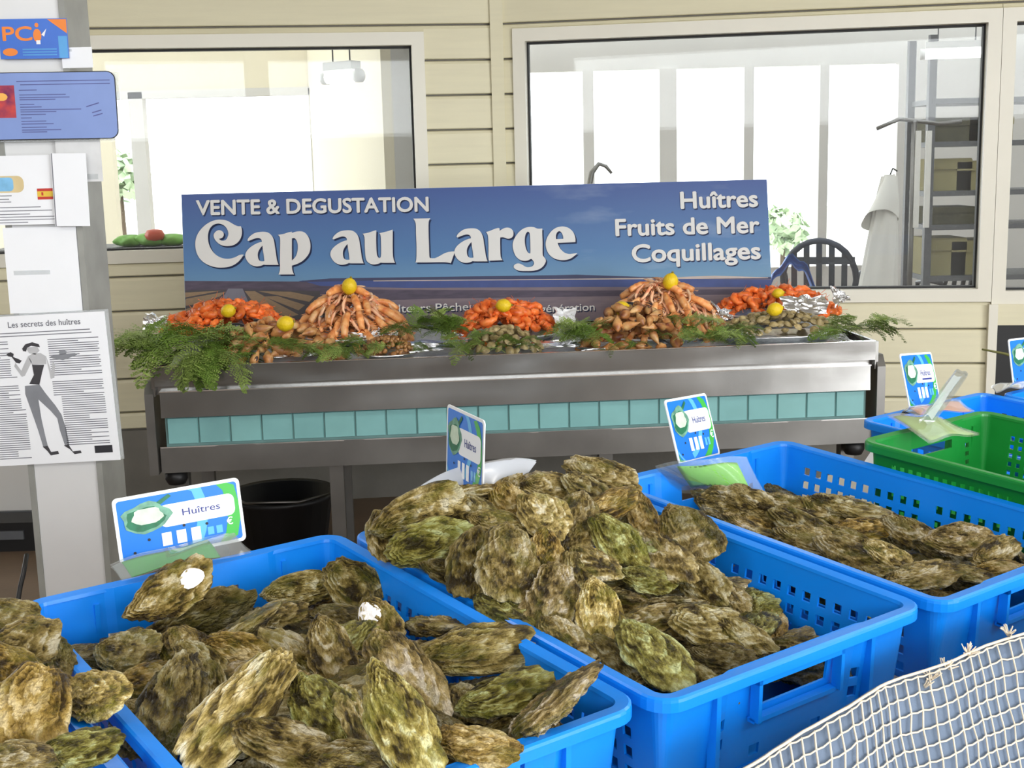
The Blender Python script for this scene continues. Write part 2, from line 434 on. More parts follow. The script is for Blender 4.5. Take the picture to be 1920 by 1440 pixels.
# ------------------------------------------------------------------ things behind the glass
M_darkpl = pmat('dark_green_plastic', rgb(38, 44, 58), .45, var=.1)
M_blackpl = pmat('black_chair_plastic', rgb(26, 25, 30), .5, var=.1)
def chair(px, py, y, rz, mt, label):
    c = at(px, py, y); base = Vector((c.x, y, 0)); h = c.z / .90
    M4 = Matrix.Translation(base) @ Matrix.Rotation(rz, 4, 'Z') @ Matrix.Scale(h, 4)
    t = thing('garden_chair', label, 'chair', mat4=M4)
    MB().grid(lambda u, v: ((u - .5) * .46, (v - .5) * .44, .43 + .02 * ((u - .5) ** 2 + (v - .5) ** 2) * 4), 8, 8, .02, (0, 0, -1)).build('seat', mt, t, True, True)
    for sx in (-1, 1):
        for sy in (-1, 1):
            MB().tube([(sx * .2, sy * .19, .42), (sx * .24, sy * .25, 0)], [.025, .018], 6).build('leg', mt, t, True, True)
        MB().tube([(sx * .25, -.2, .44), (sx * .27, -.2, .62), (sx * .27, .0, .65), (sx * .25, .24, .64)], .02, 6).build('armrest', mt, t, True, True)
    arch = [(.25 * math.cos(a), .22 + .09 * math.sin(a), .62 + .28 * math.sin(a)) for a in [math.pi * k / 12 for k in range(13)]]
    fr_ = [(.22, .2, .43)] + arch + [(-.22, .2, .43)]
    MB().tube(fr_, .022, 6).build('back_frame', mt, t, True, True)
    for k in range(5):
        x = (k - 2) * .085
        zt = .62 + .28 * math.sqrt(max(0, 1 - (x / .25) ** 2)) - .01
        MB().bar((x, .21, .45), (x, .22 + .09 * (zt - .62) / .28, zt), .04, .012, (0, 1, 0)).build('slat', mt, t, False, True)
    MB().bar((-.24, .275, .76), (.24, .275, .76), .012, .05).build('cross_rail', mt, t, False, True)
    return t
chair(1541, 446, 9.2, math.pi - .3, M_darkpl, 'dark slatted plastic chair behind the glass next to the sign')
chair(1795, 472, 9.6, math.pi + .2, M_blackpl, 'black plastic chair behind the glass under the shelves')
M_apron = pmat('white_apron_cloth', rgb(232, 230, 224), .8, var=.03)
ac = at(1668, 330, 8.4); t = thing('white_apron', 'white oilskin apron hanging behind the large window', 'apron', (ac.x, 8.4, .1))
def apr(u, v):
    a = u * 2 * math.pi; z = ac.z - v * (ac.z - .25)
    r = (.05 + .1 * v ** .8) * (1 + .12 * math.sin(a * 7 + v * 2)); return (ac.x - .09 * v + r * math.cos(a) * 1.0, 8.4 + r * .5 * math.sin(a), z)
MB().grid(apr, 56, 14).build('skirt', M_apron, t, True)
def cape(u, v):
    a = u * 2 * math.pi; z = ac.z + .01 - v * .3 * (1 + .25 * math.sin(a))
    r = (.035 + .085 * v) * (1 + .1 * math.sin(a * 3 + 1)); return (ac.x - .005 - .06 * v * v + r * math.cos(a), 8.39 + r * .55 * math.sin(a), z)
MB().grid(cape, 40, 6).build('bib', M_apron, t, True)
MB().tube([ac + Vector((0, 0, .0)), ac + Vector((.02, 0, .05)), ac + Vector((.05, 0, .03))], .006, 6).build('hook', M_black, t, True)
# coat rail that carries it
r0, r1 = at(1700, 240, 8.5), at(1760, 232, 8.5)
t = thing('coat_stand', 'grey metal coat stand with hanging white strips behind the large window', 'stand', (r0.x, 8.5, 0))
MB().tube([(r0.x + .05, 8.5, 0), (r0.x + .05, 8.5, r0.z + .05)], .018, 8).build('pole', M_steel_dk, t, True)
MB().tube([r0 + Vector((-.2, 0, 0)), r0 + Vector((-.05, 0, .06)), r1, r1 + Vector((.15, 0, .01))], .014, 8).build('arm', M_steel_dk, t, True)
MB().lathe([(.2, 0), (.2, .02), (.03, .05)], 16, (r0.x + .05, 8.5, 0)).build('base', M_steel_dk, t, True)
for k, px in enumerate((1722, 1742)):
    q = at(px, 245, 8.48); MB().box(q + Vector((0, 0, -.32)), (.035, .02, .64)).build('strip', M_apron, t)
# shelving with boxes
t = thing('storage_shelf', 'grey storage shelving at the right behind the large window', 'shelf', at(1790, 540, 8.8))
xs0, xs1 = at(1738, 300, 8.8).x, at(1738, 300, 8.8).x + 1.0
for x in (xs0, xs1):
    for y in (8.75, 9.2): MB().box((x, y, 1.15), (.05, .05, 2.3)).build('post', M_grey, t)
shz = [at(1790, p, 8.8).z for p in (520, 425, 362, 270, 190)]
for z in shz: MB().box(((xs0 + xs1) / 2, 8.97, z), (1.0, .5, .035)).build('shelf_board', M_grey, t)
M_box = pmat('yellowish_cardboard', rgb(150, 142, 100), .8, var=.1, scale=4)
M_box2 = pmat('olive_sacking', rgb(80, 78, 56), .9, var=.15, scale=9)
for k, (px, lv, wdt, hh, mt, lab) in enumerate(((1765, 0, .28, .26, M_box, 'pale box on the lowest visible shelf'), (1815, 0, .3, .24, M_box, 'pale box beside another on the lowest visible shelf'),
        (1778, 1, .3, .12, M_box2, 'low olive sack on the second shelf behind glass'), (1772, 2, .26, .22, M_box, 'pale carton on the middle shelf behind glass'), (1820, 2, .3, .2, M_box, 'wide pale carton on the middle shelf behind glass'),
        (1790, 3, .5, .16, M_box2, 'bulging olive sack on the upper shelf behind glass'), (1840, 3, .3, .16, M_box, 'pale carton on the upper shelf near the lamp'))):
    p = at(px, 400, 8.9); z = shz[lv] + .018
    mb = MB().box((p.x, 8.95, z + hh / 2), (wdt, .34, hh)); o = mb.build('carton', mt, loc=(p.x, 8.95, z)); tag(o, lab, 'box')
    f = MB().box((p.x, 8.775, z + hh * .82), (wdt * 1.01, .012, hh * .3)); f.build('lid_flap', mt, o)
M_bluecloth = pmat('blue_plastic_sheet', rgb(70, 120, 205), .5, var=.1)
c = at(1493, 505, 8.2)
o = MB().grid(lambda u, v: (c.x + (u - .5) * .34, 8.2 + .1 * math.sin(v * 3), c.z - .25 + .34 * math.sin(math.pi * min(1, .15 + u * .8)) * (1 - .2 * v) + .02 * math.sin(u * 20)), 14, 6, .02, (0, 1, -.3)).build('blue_bag', M_bluecloth, smooth=True, loc=(c.x, 8.2, 0.7))
tag(o, 'blue plastic bag lying behind the glass right of the sign', 'bag')
tb = thing('side_table', 'pale table behind the large window below the dark chair', 'table', (c.x + .1, 8.3, 0))
MB().box((c.x - .1, 8.3, c.z - .245), (.8, .5, .04)).build('table_top', M_far, tb)
for sx in (-.35, .35):
    for sy in (-.2, .2): MB().bar((c.x - .1 + sx, 8.3 + sy, 0), (c.x - .1 + sx, 8.3 + sy, c.z - .265), .05).build('leg', M_far, tb)
p = at(1105, 345, 9.0)
o = MB().tube([p + Vector((-.02, 0, -1.4)), p + Vector((-.02, 0, -.1)), p + Vector((.02, 0, .08)), p + Vector((.07, 0, .14)), p + Vector((.12, 0, .12)), p + Vector((.16, 0, .07))], [.03, .025, .02, .016, .014, .01], 8).build('curved_tap', M_steel_dk, smooth=True, loc=(p.x, 9.0, .0))
tag(o, 'curved grey tap neck rising above the sign behind the glass', 'tap')
# ledge with greens behind the left window
lg = at(240, 462, 7.0)
t = thing('window_counter', 'grey counter ledge with produce behind the left window', 'counter', (lg.x, 7.0, 0))
MB().box((lg.x + .0, 7.1, lg.z - .03), (1.5, .4, .06)).build('counter_top', M_grey, t)
MB().box((lg.x + .0, 7.12, (lg.z - .06) / 2), (1.4, .3, lg.z - .06)).build('cabinet', M_far, t)
M_leafy = pmat('lettuce_green', rgb(120, 180, 70), .6, var=.2, scale=20)
M_tom = pmat('tomato_red', rgb(190, 70, 40), .4, var=.1)
for k, (px, r, lab) in enumerate(((245, .09, 'green lettuce at the left on the ledge behind the left window'), (285, .1, 'green lettuce in the middle on the ledge behind the left window'), (322, .09, 'green lettuce next to the sign behind the left window'))):
    p = at(px, 450, 7.0); p.z = lg.z + r * .35
    o = MB().grid(lambda u, v: (p.x + r * math.sin(math.pi * v) * math.cos(6.283 * u) * (1 + .12 * math.sin(u * 38 + v * 9)), 7.0 + r * math.sin(math.pi * v) * math.sin(6.283 * u) * (1 + .12 * math.sin(u * 38 + v * 9)), p.z + r * .38 * math.cos(math.pi * v) * 1.0), 28, 10).build('lettuce', M_leafy, smooth=True, loc=(p.x, 7.0, lg.z))
    tag(o, lab, 'lettuce')
p = at(290, 440, 6.92); o = MB().lathe([(0, -.02), (.045, -.012), (.055, .015), (.04, .04), (.012, .045), (0, .038)], 16, (p.x, 6.92, lg.z + .05)).build('tomato', M_tom, smooth=True, loc=(p.x, 6.92, lg.z + .03))
tag(o, 'red tomato lying on the lettuce behind the left window', 'tomato')
# shrubs outside
M_shrub = pmat('leaves_paled_for_glare', rgb(196, 218, 180), .7, var=.2, scale=6)  # leaf colour paled to imitate overexposure and distance haze
for k, (px, py, y, r, lab) in enumerate(((1468, 430, 17, .32, 'sunlit green bush outside the far window right of the sign'), (225, 330, 15, .3, 'washed-out green bush outside the far window behind the post'))):
    p = at(px, py, y); t = thing('garden_bush', lab, 'bush', (p.x, y, 0))
    mb = MB()
    for q in range(260):
        v = Vector((random.gauss(0, 1), random.gauss(0, 1), random.gauss(0, 1))).normalized() * r * random.uniform(.5, 1)
        e = Vector((random.gauss(0, 1), random.gauss(0, 1), random.gauss(0, 1))).normalized() * .09; f = v.cross(e).normalized() * .05
        mb.add([p + v - e, p + v + f, p + v + e, p + v - f], [(0, 1, 2, 3)])
    lf = mb.build('foliage', M_shrub, t); tag(lf, kind='stuff')
    MB().tube([(p.x, y, 0), (p.x, y, p.z)], [.04, .02], 6).build('stem', pmat('bark', rgb(90, 76, 60), .9), t)

# ------------------------------------------------------------------ post with notices
YP = 2.5
pa, pb = at(15, 300, YP), at(138, 300, YP)
xc, hw = (pa.x + pb.x) / 2 - .004, .066
post = thing('support_post', 'square pale metal post covered with notices at the left', 'post', (xc, YP + hw, 0))
MB().box((xc, YP + hw, 1.45), (2 * hw, 2 * hw, 2.9)).build('shaft', M_alu, post)
for s in (-1, 1): MB().box((xc + s * (hw + .004), YP + hw, 1.45), (.012, 2 * hw * 1.06, 2.9)).build('edge_strip', pmat('grey_edge', rgb(150, 150, 144), .5), post)
MB().box((xc, YP + hw, .01), (.26, .26, .02)).build('foot_plate', M_steel_dk, post)
XA, ZA = Vector((1, 0, 0)), Vector((0, 0, 1))
PXM = YP / FPX
M_lines = pmat('printed_grey_text', rgb(120, 120, 128), .7)
M_dark = pmat('printed_dark_ink', rgb(42, 42, 48), .7)
def sheet(name, label, px0, py0, px1, py1, off, mt, tilt=0, r=.0, th=.0015, lab=True):
    """flat notice: corner pixels, standing `off` in front of the post, turned by tilt"""
    c0 = at(px0, py1, YP - off); c1 = at(px1, py0, YP - off)
    w, h = c1.x - c0.x, c1.z - c0.z
    X = Vector((math.cos(tilt), 0, math.sin(tilt))); Y = Vector((-math.sin(tilt), 0, math.cos(tilt)))
    M4 = frame(X, Y, X.cross(Y), c0)
    t = thing(name, label, 'notice', mat4=M4)
    poly = rounded(w, h, r) if r else [(0, 0), (w, 0), (w, h), (0, h)]
    mb = MB().prism(poly, (0, 0, 0), XA, (0, 1, 0), th)
    return mb.build('paper', mt, t, False, True), w, h
def flat(t, name, polys, mt, z):
    mb = MB()
    for p in polys: mb.prism(p, (0, 0, z), XA, (0, 1, 0), 0)
    return mb.build(name, mt, t, False, True)
def rect(x, y, w, h): return [(x, y), (x + w, y), (x + w, y + h), (x, y + h)]
M_film = film('laminate', rgb(235, 238, 240), .28, .12, .1)
# plain backs behind
t, w, h = sheet('back_sheet', 'blank white sheet sticking out above the blue notice', 118, 88, 172, 128, .006, M_paper, .0); flat(t, 'tape', [rect(w * .05, h * .8, w * .3, h * .12)], M_film, .002)
t, w, h = sheet('back_sheet', 'blank pale grey sheet hanging behind the blue notice', 110, 255, 187, 342, .006, pmat('grey_paper', rgb(222, 222, 222), .6), .0); flat(t, 'tape', [rect(w * .6, h * .05, w * .3, h * .12)], M_film, .002)
# PC card
t, w, h = sheet('blue_orange_leaflet', 'blue leaflet with large orange letters PC at the top of the post', 2, 33, 124, 111, .012, pmat('leaflet_blue', rgb(62, 112, 205), .35, var=.05), -.01)
M_or = pmat('leaflet_orange', rgb(238, 134, 50), .4, var=.05)
M_lb = pmat('leaflet_light_blue', rgb(90, 165, 225), .4)
mb = MB(); put_text(mb, 'PC', (.06 * w, .46 * h, .002), XA, (0, 1, 0), .5 * h, .02, 0, width=.42 * w); mb.build('lettering', M_or, t, False, True)
mk = [(.56 * w + .06 * w * math.cos(a), .58 * h + .17 * h * math.sin(a)) for a in [k * .4488 for k in range(14)]]
flat(t, 'figure_mark', [mk, [(.56 * w + .03 * w * math.cos(a), .84 * h + .06 * h * math.sin(a)) for a in [k * .7854 for k in range(8)]]], M_or, .002)
flat(t, 'figure_white', [rect(.54 * w, .36 * h, .06 * w, .1 * h), [(.62 * w, .6 * h), (.7 * w, .75 * h), (.66 * w, .55 * h)]], M_paper, .0021)
flat(t, 'corner_flash', [[(.72 * w, h * .98), (w * .995, h * .98), (w * .995, h * .62)]], M_or, .002)
flat(t, 'side_band', [rect(.86 * w, 0.01 * h, .13 * w, .55 * h)], M_lb, .0019)
flat(t, 'oval_stamp', [[(.15 * w + .11 * w * math.cos(a), .17 * h + .1 * h * math.sin(a)) for a in [k * .4488 for k in range(14)]]], M_or, .002)
flat(t, 'text_lines', [rect(.33 * w, y * h, .5 * w, .03 * h) for y in (.08, .15, .22)], M_lb, .002)
# blue rounded notice
t, w, h = sheet('blue_notice', 'wide blue laminated notice with rounded corners on the post', -110, 130, 214, 265, .02, M_black, -.008, .016)
M_bn = pmat('notice_blue', rgb(128, 150, 205), .35, var=.04)
flat(t, 'blue_field', [rounded(w - .003, h - .003, .0152, 5, .0015, .0015)], M_bn, .002)
M_photo = pmat('red_sunset_print', rgb(205, 70, 60), .5, scale=40, second=rgb(110, 30, 80))
flat(t, 'photo', [rect(.16 * w, .33 * h, .275 * w, .48 * h)], M_photo, .0022)
flat(t, 'photo_glow', [[(.36 * w + .035 * w * math.cos(a), .64 * h + .06 * h * math.sin(a)) for a in [k * .6283 for k in range(10)]]], pmat('sun_print', rgb(255, 190, 90), .5), .0024)
M_nl = pmat('notice_ink', rgb(88, 92, 150), .6)
L_ = []
for y, x0, x1 in ((.86, .45, .97), (.81, .47, .97), (.73, .46, .56), (.66, .46, .72), (.62, .46, .74), (.59, .46, .66), (.52, .46, .54), (.48, .46, .58), (.44, .46, .8), (.41, .46, .66), (.37, .46, .6), (.32, .46, .52), (.27, .46, .6), (.23, .46, .64), (.18, .46, .6), (.14, .46, .68), (.11, .46, .6)):
    L_.append(rect(x0 * w, y * h, (x1 - x0) * w, .012 * h))
flat(t, 'text_lines', L_, M_nl, .0022)
def slant(x, y, l, th, a): 
    c, s = math.cos(a), math.sin(a); return [(x, y), (x + l * c, y + l * s), (x + l * c - th * s, y + l * s + th * c), (x - th * s, y + th * c)]
flat(t, 'slanted_lines', [slant(.83 * w, .47 * h, .075 * w, .002, .28), slant(.86 * w, .38 * h, .055 * w, .002, .26), slant(.865 * w, .33 * h, .055 * w, .002, .26)], M_nl, .0022)
t2, w2, h2 = sheet('plastic_sleeve', 'clear plastic sleeve edge around the blue notice', -90, 133, 221, 268, .014, M_film, -.008); flat(t2, 'seam', [rect(w2 * .975, .002, .002, h2 * .97)], M_film, .002)
# white notice with flag
t, w, h = sheet('white_notice', 'white notice with a small Spanish flag below the blue notice', -60, 290, 104, 424, .016, M_paper, .0)
M_red, M_yel = pmat('flag_red', rgb(205, 60, 50), .6), pmat('flag_yellow', rgb(240, 200, 70), .6)
fx, fy, fw, fh = .775 * w, .36 * h, .175 * w, .16 * h
flat(t, 'flag_red', [rect(fx, fy, fw, fh * .25), rect(fx, fy + fh * .75, fw, fh * .25)], M_red, .002)
flat(t, 'flag_yellow', [rect(fx, fy + fh * .25, fw, fh * .5)], M_yel, .002)
flat(t, 'flag_crest', [rect(fx + fw * .25, fy + fh * .36, fw * .12, fh * .3)], M_red, .0022)
flat(t, 'picture', [rounded(.36 * w, .24 * h, .012, 4, .28 * w, .47 * h)], pmat('tan_print', rgb(222, 200, 150), .6, var=.1), .002)
flat(t, 'picture_sea', [rounded(.24 * w, .2 * h, .008, 4, .29 * w, .49 * h)], pmat('sky_print', rgb(130, 190, 230), .6, var=.1, scale=60), .0021)
flat(t, 'text_lines', [rect(.3 * w, y * h, l * w, .011 * h) for y, l in ((.42, .2), (.37, .17), (.33, .19), (.25, .5), (.2, .62), (.15, .38), (.11, .64), (.07, .64), (.03, .35))], M_lines, .002)
t, w, h = sheet('folded_flap', 'curled white flap of paper right of the flag notice', 104, 286, 158, 424, .021, M_paper, -.02); flat(t, 'fold', [rect(.001, 0, .002, h)], M_lines, .0017)
t, w, h = sheet('blank_sheet', 'plain white sheet fixed to the post below the notices', 20, 424, 142, 588, .003, M_paper); flat(t, 'tape', [rect(w * .1, h * .45, w * .5, h * .05)], M_film, .002)
# oyster poster
t, w, h = sheet('oyster_poster', 'white poster with a drawing of a woman carrying a tray', -2, 590, 205, 874, .012, M_paper, .03)
mb = MB(); put_text(mb, 'Les secrets des huîtres', (.22 * w, .925 * h, .002), XA, (0, 1, 0), .055 * h, .01, 0, width=.58 * w); mb.build('heading', M_lines, t, False, True)
L_ = [rect(.02 * w, .885 * h, .85 * w, .006 * h), rect(.02 * w, .865 * h, .86 * w, .006 * h)]
for k in range(54):
    y = .83 - k * .0148
    if y < .035: break
    for x0, x1 in ((.02, .2 if y > .6 else (.25 if y > .38 else .28)), (.52 if y > .45 else .58, .93)):
        if x0 > .4 and (y < .115 or .555 < y < .585): continue
        if x0 < .1 and .545 < y < .585: continue
        e = (x1 - x0) * random.choice((1, 1, 1, 1, .6, .97)); L_.append(rect(x0 * w, y * h, e * w, .0055 * h))
flat(t, 'text_lines', L_, M_lines, .002)
flat(t, 'black_label', [rect(.80 * w, .055 * h, .145 * w, .05 * h)], M_dark, .002)
def fig(pts): return [((x - 5) / 870 * w, (1345 - y) / 1265 * h) for x, y in pts]
M_f1, M_f2, M_f3 = pmat('drawing_grey', rgb(138, 140, 146), .7), pmat('drawing_dark', rgb(62, 60, 64), .7), pmat('drawing_pale', rgb(190, 190, 192), .7)
g = MB(); LEGS = [fig([(262, 670), (365, 665), (400, 740), (345, 790), (258, 740)]), fig([(400, 740), (460, 850), (495, 930), (462, 960), (420, 890), (345, 790)]), fig([(495, 930), (515, 1050), (525, 1190), (495, 1205), (470, 1060), (462, 960)]),
      fig([(258, 740), (345, 790), (350, 960), (318, 1060), (285, 880)]), fig([(350, 960), (362, 1100), (372, 1195), (340, 1205), (318, 1060)])]
for p in LEGS: g.add([(x, y, .002) for x, y in p[::-1]], [tuple(range(len(p)))])
g.build('drawn_legs', M_f1, t, False, True)
flat(t, 'drawn_bodice', [fig([(330, 495), (415, 500), (395, 560), (365, 665), (295, 655), (335, 580)])], M_f2, .0022)
flat(t, 'drawn_torso', [fig([(310, 420), (345, 400), (400, 400), (435, 430), (430, 495), (330, 495)]), fig([(310, 420), (330, 470), (270, 585), (250, 590), (205, 500), (215, 470), (250, 540)]),
     fig([(435, 430), (440, 500), (450, 620), (475, 615), (490, 510), (480, 470), (460, 560)]), fig([(300, 350), (380, 340), (395, 380), (360, 410), (320, 395)])], M_f3, .0021)
flat(t, 'drawn_hair', [fig([(275, 355), (300, 320), (350, 305), (395, 325), (400, 350), (340, 335), (310, 350), (300, 380), (280, 375)])], M_f2, .0023)
flat(t, 'drawn_tray', [fig([(465, 430), (530, 418), (640, 415), (655, 430), (610, 448), (550, 470), (480, 450)]), fig([(530, 390), (560, 380), (585, 400), (575, 420), (530, 420)])], M_f1, .0021)
flat(t, 'drawn_shaker', [fig([(160, 395), (190, 378), (212, 395), (205, 420), (240, 440), (262, 455), (245, 478), (220, 470), (195, 420), (170, 412)])], M_f2, .0022)
flat(t, 'drawn_shoes', [fig([(335, 1195), (372, 1190), (390, 1245), (440, 1240), (445, 1265), (385, 1275), (365, 1235)]), fig([(485, 1195), (520, 1190), (545, 1250), (600, 1245), (606, 1268), (555, 1275), (525, 1230)])], M_f2, .0022)
t2, w2, h2 = sheet('plastic_sleeve', 'clear plastic sleeve around the woman poster', 2, 586, 212, 872, .0095, M_film, .03); flat(t2, 'seam', [rect(w2 * .96, .002, .002, h2 * .97)], M_film, .002)
# cable and small box on the floor
c0 = at(52, 1050, 2.9)
o = MB().tube([at(50, 1040, 3.0), at(44, 1075, 2.95), at(38, 1100, 2.93), at(33, 1130, 2.9), at(30, 1180, 2.85)], .006, 6).build('black_cable', M_black, smooth=True, loc=at(50, 1040, 3.0)); tag(o, 'thin black cable hanging beside the foot of the post', 'cable')
bx = at(22, 985, 5.0)
t = thing('floor_box', 'small dark box on the floor behind the post', 'box', (bx.x, 4.95, 0))
MB().box((bx.x, 5.0, .06), (.3, .16, .12)).build('body', M_black, t); MB().box((bx.x, 4.915, .07), (.16, .01, .035)).build('window', M_grey, t)
rad = at(12, 915, 5.15)
t = thing('wall_heater', 'pale low cabinet against the wall behind the post', 'heater', (rad.x - .2, 5.25, 0))
MB().box((rad.x - .22, 5.2, .27), (.75, .1, .34)).build('body', M_far, t); MB().box((rad.x - .22, 5.16, .1), (.7, .06, .02)).build('grille', M_grey, t)
for s in (-.3, .3): MB().box((rad.x - .22 + s, 5.2, .05), (.04, .08, .1)).build('foot', M_grey, t)

# ------------------------------------------------------------------ the steel display counter
CA = math.radians(4.7)
CO = Vector((-1.228, 4.25, .845))
CU, CV = Vector((math.cos(CA), math.sin(CA), 0)), Vector((-math.sin(CA), math.cos(CA), 0))
def ct(u, v, z): return CO + CU * u + CV * v + Vector((0, 0, z))
def cpx(px, py, v): return hitp(px, py, ct(0, v, 0), CV)         # point on the upright plane v behind the front edge
CLEN = (cpx(1641, 660, 0) - CO).dot(CU)
RC = Matrix((CU, CV, Vector((0, 0, 1)))).transposed()
def cbox(u0, u1, v0, v1, z0, z1): return MB().box(ct((u0 + u1) / 2, (v0 + v1) / 2, (z0 + z1) / 2), (u1 - u0, v1 - v0, z1 - z0), RC)
counter = thing('display_counter', 'long stainless steel seafood counter with a band of turquoise tiles', 'counter', ct(CLEN / 2, .4, -.845))
# front lip of the tray, gently dented
cu0 = .02
MB().grid(lambda u, v: ct(CLEN * u, -.003 + .0035 * noise.noise((u * 9, v * 1.2, 3)), -.066 + .066 * v), 60, 4).build('front_lip', M_steel, counter, True)
cbox(0, CLEN, .003, .014, -.066, 0).build('lip_core', M_steel_dk, counter)
cbox(0, CLEN, .0, .016, .0, .003).build('lip_edge', pmat('polished_edge', (.8, .8, .8, 1), .15, 1, var=.03), counter)
cbox(0, CLEN, .03, .8, -.1, -.07).build('tray_bed', M_steel, counter)
cbox(0, CLEN, .79, .81, -.1, .03).build('tray_back', M_steel, counter)
cbox(-.012, 0, 0, .8, -.1, .0).build('tray_end', M_steel, counter)
cbox(CLEN, CLEN + .012, 0, .8, -.1, .0).build('tray_end', M_steel, counter)
cbox(.012, CLEN - .012, .05, .07, -.092, -.066).build('recess_strip', pmat('beige_strip', rgb(150, 142, 122), .6), counter)
o = MB().grid(lambda u, v: ct(.012 + (CLEN - .024) * u, .006 + .004 * v + .003 * noise.noise((u * 7, v, 9)), -.178 + .092 * v), 60, 4).build('upper_panel', M_steel, counter, True)
cbox(.012, CLEN - .012, .026, .05, -.178, -.088).build('panel_core', M_steel_dk, counter)
cbox(.012, CLEN - .012, .0, .03, -.088, -.084).build('panel_edge', MATS['polished_edge'], counter)
tile_back = cbox(.02, CLEN - .02, .03, .05, -.285, -.17).build('tile_backing', pmat('grey_green_grout', rgb(104, 138, 136), .8), counter)
M_tiles = [pmat('turquoise_tile_%d' % k, c, .25, var=.06, scale=9) for k, c in enumerate((rgb(130, 182, 182), rgb(127, 179, 179), rgb(132, 184, 183)))]
nt = 23; tw = (CLEN - .05) / nt
for k in range(nt):
    mb = MB(); u0 = .025 + k * tw + .0012; u1 = u0 + tw - .0024
    b = .003
    vs = [ct(u0, .032, -.276), ct(u1, .032, -.276), ct(u1, .032, -.182), ct(u0, .032, -.182), ct(u0 + b, .024, -.276 + b), ct(u1 - b, .024, -.276 + b), ct(u1 - b, .024, -.182 - b), ct(u0 + b, .024, -.182 - b)]
    mb.add(vs, [(4, 5, 6, 7), (0, 1, 5, 4), (1, 2, 6, 5), (2, 3, 7, 6), (3, 0, 4, 7), (3, 2, 1, 0)]).build('tile', M_tiles[k % 3], tile_back)
o = MB().grid(lambda u, v: ct(.0 + CLEN * u, .012 + .003 * noise.noise((u * 8, v, 5)), -.375 + .092 * v), 60, 4).build('lower_rail', M_steel_dk, counter, True)
cbox(0, CLEN, .018, .045, -.375, -.286).build('rail_core', M_steel_dk, counter)
cbox(.0, CLEN, .012, .04, -.286, -.282).build('rail_edge', MATS['polished_edge'], counter)
for u in (-.036, CLEN + .006):
    mb = MB(); mb.prism([(0, -.375), (.78, -.375), (.78, -.05), (.03, -.05), (0, -.09)], ct(u, -.012, 0), CV, (0, 0, 1), .03); mb.build('end_panel', M_steel_dk, counter)
for u in (.05, CLEN * .235, CLEN * .62, CLEN - .06):
    for v in (.12, .68): MB().bar(ct(u, v, -.845), ct(u, v, -.37), .05, .05, CV).build('leg', M_steel_dk, counter)
for u in (.04, CLEN - .05): MB().lathe([(.0, -.04), (.03, -.04), (.04, -.02), (.04, .0), (.02, .01)], 12, ct(u, .06, -.385)).build('bumper', M_black, counter, True)
# black tub below
tc_ = at(530, 1010, 4.75)
t = thing('black_tub', 'black plastic tub on the floor under the counter', 'tub', (tc_.x, 4.78, 0))
MB().lathe([(.16, 0), (.2, .24), (.215, .245), (.215, .26), (.19, .255), (.15, .02), (0, .02)], 24, (tc_.x, 4.78, 0)).build('body', M_black, t, True)
MB().tube([(tc_.x - .21, 4.78, .25), (tc_.x - .1, 4.58, .27), (tc_.x + .1, 4.58, .27), (tc_.x + .21, 4.78, .25)], .005, 6).build('handle', M_steel_dk, t, True)

# ------------------------------------------------------------------ the sign
ST = math.radians(11)
SP0 = ct(0, .66, .03)
SY = (Vector((0, 0, 1)) * math.cos(ST) + CV * math.sin(ST)).normalized(); SN = CU.cross(SY).normalized()
def sgn(px, py):
    p = hitp(px, py, SP0, SN) - SP0; return (p.dot(CU), p.dot(SY))
stl, str_ = sgn(340, 361), sgn(1438, 340)
sx0, sx1, sy1 = stl[0], str_[0], (stl[1] + str_[1]) / 2
sign = thing('shop_sign', 'wide blue shop sign with white letters behind the seafood', 'sign', mat4=frame(CU, SY, SN, SP0))
mt, ntree, b_ = nodes_of('sign_print'); N, L = ntree.nodes, ntree.links; MATS['sign_print'] = mt
tc = N.new('ShaderNodeTexCoord'); sp = N.new('ShaderNodeSeparateXYZ'); L.new(tc.outputs['Object'], sp.inputs[0])
mr = N.new('ShaderNodeMapRange'); mr.inputs[1].default_value = .14; mr.inputs[2].default_value = sy1; L.new(sp.outputs['Y'], mr.inputs[0])
rp = N.new('ShaderNodeValToRGB'); e = rp.color_ramp.elements
e[0].position = 0; e[0].color = rgb(92, 136, 166); e[1].position = 1; e[1].color = rgb(48, 76, 140)
x = e.new(.35); x.color = rgb(62, 110, 160)
L.new(mr.outputs[0], rp.inputs[0])
nz = N.new('ShaderNodeTexNoise'); nz.inputs['Scale'].default_value = 2.2; nz.inputs['Detail'].default_value = 6
mp = N.new('ShaderNodeMapping'); mp.inputs['Scale'].default_value = (1.0, 3.5, 1); L.new(tc.outputs['Object'], mp.inputs[0]); L.new(mp.outputs[0], nz.inputs[0])
r2 = N.new('ShaderNodeValToRGB'); r2.color_ramp.elements[0].position = .56; r2.color_ramp.elements[1].position = .8
r2.color_ramp.elements[1].color = (.35, .35, .35, 1); L.new(nz.outputs['Fac'], r2.inputs[0])
